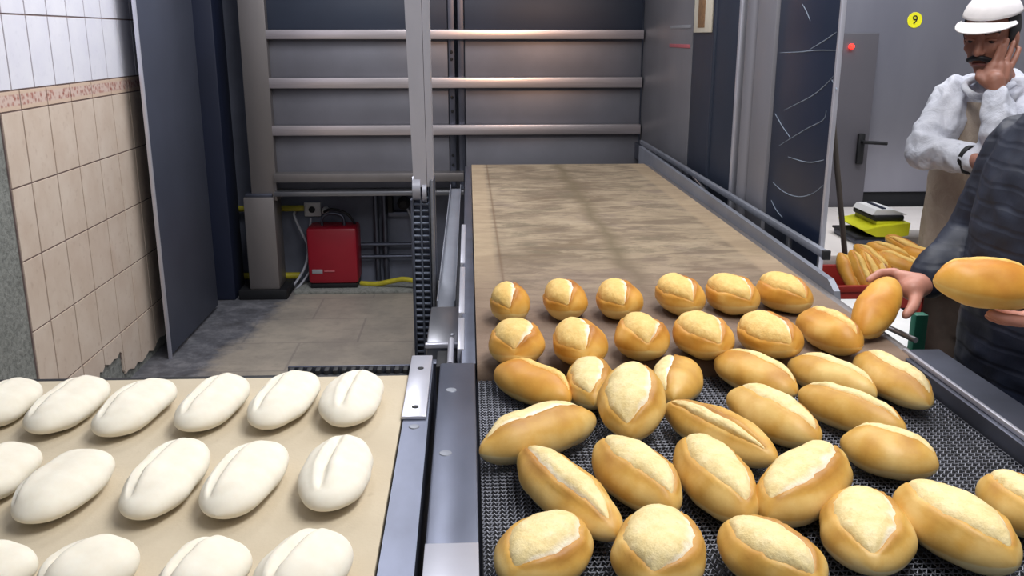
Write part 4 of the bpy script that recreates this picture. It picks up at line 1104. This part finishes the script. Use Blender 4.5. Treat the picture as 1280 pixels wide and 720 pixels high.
# ---- person in the navy jacket
nx_, ny_ = 1.215, 1.78
H2 = Vector((1.20, 1.76, 1.55)); hp2, W2, R2 = head_parts(H2, Vector((-.9, -.05, -.45)), Vector((-.3, 0, 1)))
def nrows(s):
    return [(.72, nx_, ny_, .130 + s, .190 + s), (.86, nx_, ny_, .135 + s, .185 + s), (1.0, nx_ - .005, ny_, .138 + s, .180 + s), (1.14, nx_ - .01, ny_, .132 + s, .190 + s),
            (1.26, nx_ - .005, ny_, .118 + s, .200 + s), (1.34, nx_, ny_, .095 + s, .190 + s), (1.41, nx_, ny_, .06 + s, .10 + s)]
s1 = Vector((1.21, 1.96, 1.31)); e1_ = P(1222, 296, 2.02); w1 = P(1158, 352, 1.95)
s2 = Vector((1.22, 1.60, 1.31)); e2_ = Vector((1.25, 1.40, 1.06)); w2 = Vector((1.03, 1.43, 1.035))
pts2 = hp2 + [('c', (nx_, ny_, 1.38), .056, H2 + Vector((.01, 0, -.06)), .052), ('l', nrows(-.03), 0.0)]
pts2 += chain([s1, e1_, w1], [.045, .038, .028]) + chain([s2, e2_, w2], [.045, .038, .028])
for sy in (-.10, .10):
    pts2 += chain([Vector((nx_, ny_ + sy, .86)), Vector((nx_ - .02, ny_ + sy, .46)), Vector((nx_ + .02, ny_ + sy, .08))], [.078, .052, .036])
    pts2.append(('c', (nx_ + .02, ny_ + sy, .045), .035, (nx_ - .14, ny_ + sy, .035), .028))
# far hand closing on the roll: palm to its right, fingers over the far side, thumb on the near side
pm = P(1140, 362, 1.91)
pts2 += [('c', w1, .028, pm, .026), ('c', P(1146, 352, 1.93), .020, P(1126, 346, 1.955), .016), ('c', P(1142, 362, 1.92), .022, P(1130, 356, 1.94), .017)]
ff = [((1136, 350, 1.95), (1118, 340, 1.965), (1100, 341, 1.96), (1086, 350, 1.945)), ((1138, 354, 1.94), (1121, 344, 1.975), (1104, 345, 1.975), (1091, 352, 1.96)),
      ((1140, 360, 1.93), (1130, 350, 1.97), (1115, 350, 1.99), (1102, 356, 1.98)), ((1142, 368, 1.915), (1135, 360, 1.96), (1124, 360, 1.985), (1114, 364, 1.98))]
for q in ff: pts2 += chain([P(*x) for x in q], [.0115, .0105, .0095, .008])
pts2 += chain([P(1146, 368, 1.90), P(1141, 384, 1.865), P(1132, 394, 1.845)], [.015, .0125, .010])
# near hand below the roll
pn = Vector((.975, 1.44, 1.010))
RLm = (P(1172, 350, 1.45) + P(1300, 366, 1.42)) / 2
pts2 += [('c', w2, .028, pn, .026), ('c', pn, .026, P(1300, 398, 1.45), .022), ('c', pn, .024, P(1296, 392, 1.48), .020)]
fn = [((1302, 400, 1.42), (1280, 402, 1.405), (1256, 398, 1.41), (1238, 392, 1.42)), ((1300, 398, 1.44), (1278, 402, 1.43), (1252, 400, 1.435), (1236, 395, 1.44)),
      ((1300, 396, 1.46), (1276, 400, 1.455), (1252, 398, 1.46), (1240, 393, 1.465)), ((1298, 394, 1.48), (1278, 396, 1.48), (1258, 394, 1.485), (1248, 389, 1.485))]
for q in fn: pts2 += chain([P(*x) for x in q], [.0115, .0105, .0095, .008])
pts2 += chain([P(1312, 388, 1.44), P(1316, 362, 1.37), P(1304, 346, 1.37)], [.015, .0125, .010])
shop = blob('person', pts2, .0042, 3, 'skin')
tag(shop, 'person in a navy quilted jacket at the right edge, holding two rolls', 'person')
jp = [('l', nrows(.02), 0.0)] + chain([s1, e1_, w1 + (e1_ - w1) * .10], [.082, .070, .050]) + chain([s2, e2_, w2 + (e2_ - w2) * .12], [.082, .066, .048])
jp += [('c', (nx_, ny_, 1.38), .085, (nx_, ny_, 1.43), .075)]
wrinkle(blob('quilted_jacket', jp, .007, 2, 'quilt', shop), .007, 9, 7, (1, 1, 1.6))
tp = [('l', [(.60, nx_, ny_, .12, .185), (.92, nx_, ny_, .14, .185)], 0.0)]
for sy in (-.10, .10): tp += chain([Vector((nx_, ny_ + sy, .80)), Vector((nx_ - .02, ny_ + sy, .46)), Vector((nx_ + .02, ny_ + sy, .10))], [.098, .075, .062])
blob('trousers', tp, .009, 2, 'dark_trousers', shop)
for sy in (-.10, .10): blob('shoe', [('c', (nx_ + .02, ny_ + sy, .05), .05, (nx_ - .16, ny_ + sy, .04), .04)], .008, 2, 'shoe', shop)
for s_ in (-1, 1):
    e = bmesh.new(); bmesh.ops.create_icosphere(e, subdivisions=3, radius=.0115, matrix=Matrix.Translation(W2(s_ * .030, .072, .006))); build('eye', e, 'hair', shop, smooth=True)
    facebit('eyebrow', [W2(s_ * .014, .088, .030), W2(s_ * .032, .084, .037), W2(s_ * .052, .068, .032)], .005, 'hair', shop)
facebit('lips', [W2(-.020, .084, -.068), W2(0, .091, -.066), W2(.020, .084, -.068)], .005, plain('pale_lips', '#8c5650', .5, 0, .05, 20, 0), shop)
shell(55, 305, -36, 90, (.083, .104, .096), (0, -.012, .030), 'hair', 'hair', shop, W2, .006)
shell(0, 360, 42, 90, (.084, .105, .097), (0, -.012, .032), 'hair', 'hair_top', shop, W2, .006)

# ------------------------------------------------------------------ lights
def area(name, loc, tgt, sx, sy, power, colr=(1, 1, 1)):
    ld = bpy.data.lights.new(name, 'AREA'); ld.shape = 'RECTANGLE'; ld.size = sx; ld.size_y = sy; ld.energy = power; ld.color = colr
    o = bpy.data.objects.new(name, ld); col.objects.link(o); o.location = loc
    o.rotation_euler = (Vector(tgt) - Vector(loc)).to_track_quat('-Z', 'Y').to_euler(); return o
area('ceiling_light_near', (.7, 1.0, 2.85), (.2, 1.2, 0), 1.4, .5, 40, (1, .98, .94))
area('ceiling_light_mid', (.9, 3.0, 2.85), (.6, 2.7, 0), .5, 1.6, 30, (1, .98, .96))
area('ceiling_light_left', (-.5, 3.9, 2.85), (-1.1, 3.9, .5), 1.2, .5, 34, (.97, .97, 1))
area('ceiling_light_right', (2.1, 2.9, 2.85), (2.0, 3.2, .8), 1.0, .4, 22, (.95, .96, 1))
def bulb(name, loc, power, colr, r=.06):
    ld = bpy.data.lights.new(name, 'POINT'); ld.energy = power; ld.color = colr; ld.shadow_soft_size = r
    o = bpy.data.objects.new(name, ld); col.objects.link(o); o.location = loc; return o
for nm, lx, pw in (('warm_spot', .52, 38), ('warm_spot', .20, 14)):
    ld = bpy.data.lights.new(nm, 'SPOT'); ld.energy = pw; ld.color = (1, .45, .15); ld.spot_size = math.radians(34); ld.spot_blend = .8; ld.shadow_soft_size = .02
    lo = bpy.data.objects.new(nm, ld); col.objects.link(lo); lo.location = (lx, 3.3, 2.05)
    lo.rotation_euler = (Vector((lx * .72, 5.5, 1.62)) - lo.location).to_track_quat('-Z', 'Y').to_euler()
w = bpy.data.worlds.new('world'); sc.world = w; w.use_nodes = True
w.node_tree.nodes['Background'].inputs[0].default_value = (.80, .83, .95, 1)
w.node_tree.nodes['Background'].inputs[1].default_value = .36
sc.view_settings.view_transform = 'Standard'; sc.view_settings.look = 'None'
sc.view_settings.exposure = 0; sc.view_settings.gamma = 1; sc.view_settings.use_curve_mapping = False
# part meshes are stored relative to their thing; sub-parts sit on parts that have no offset of their own
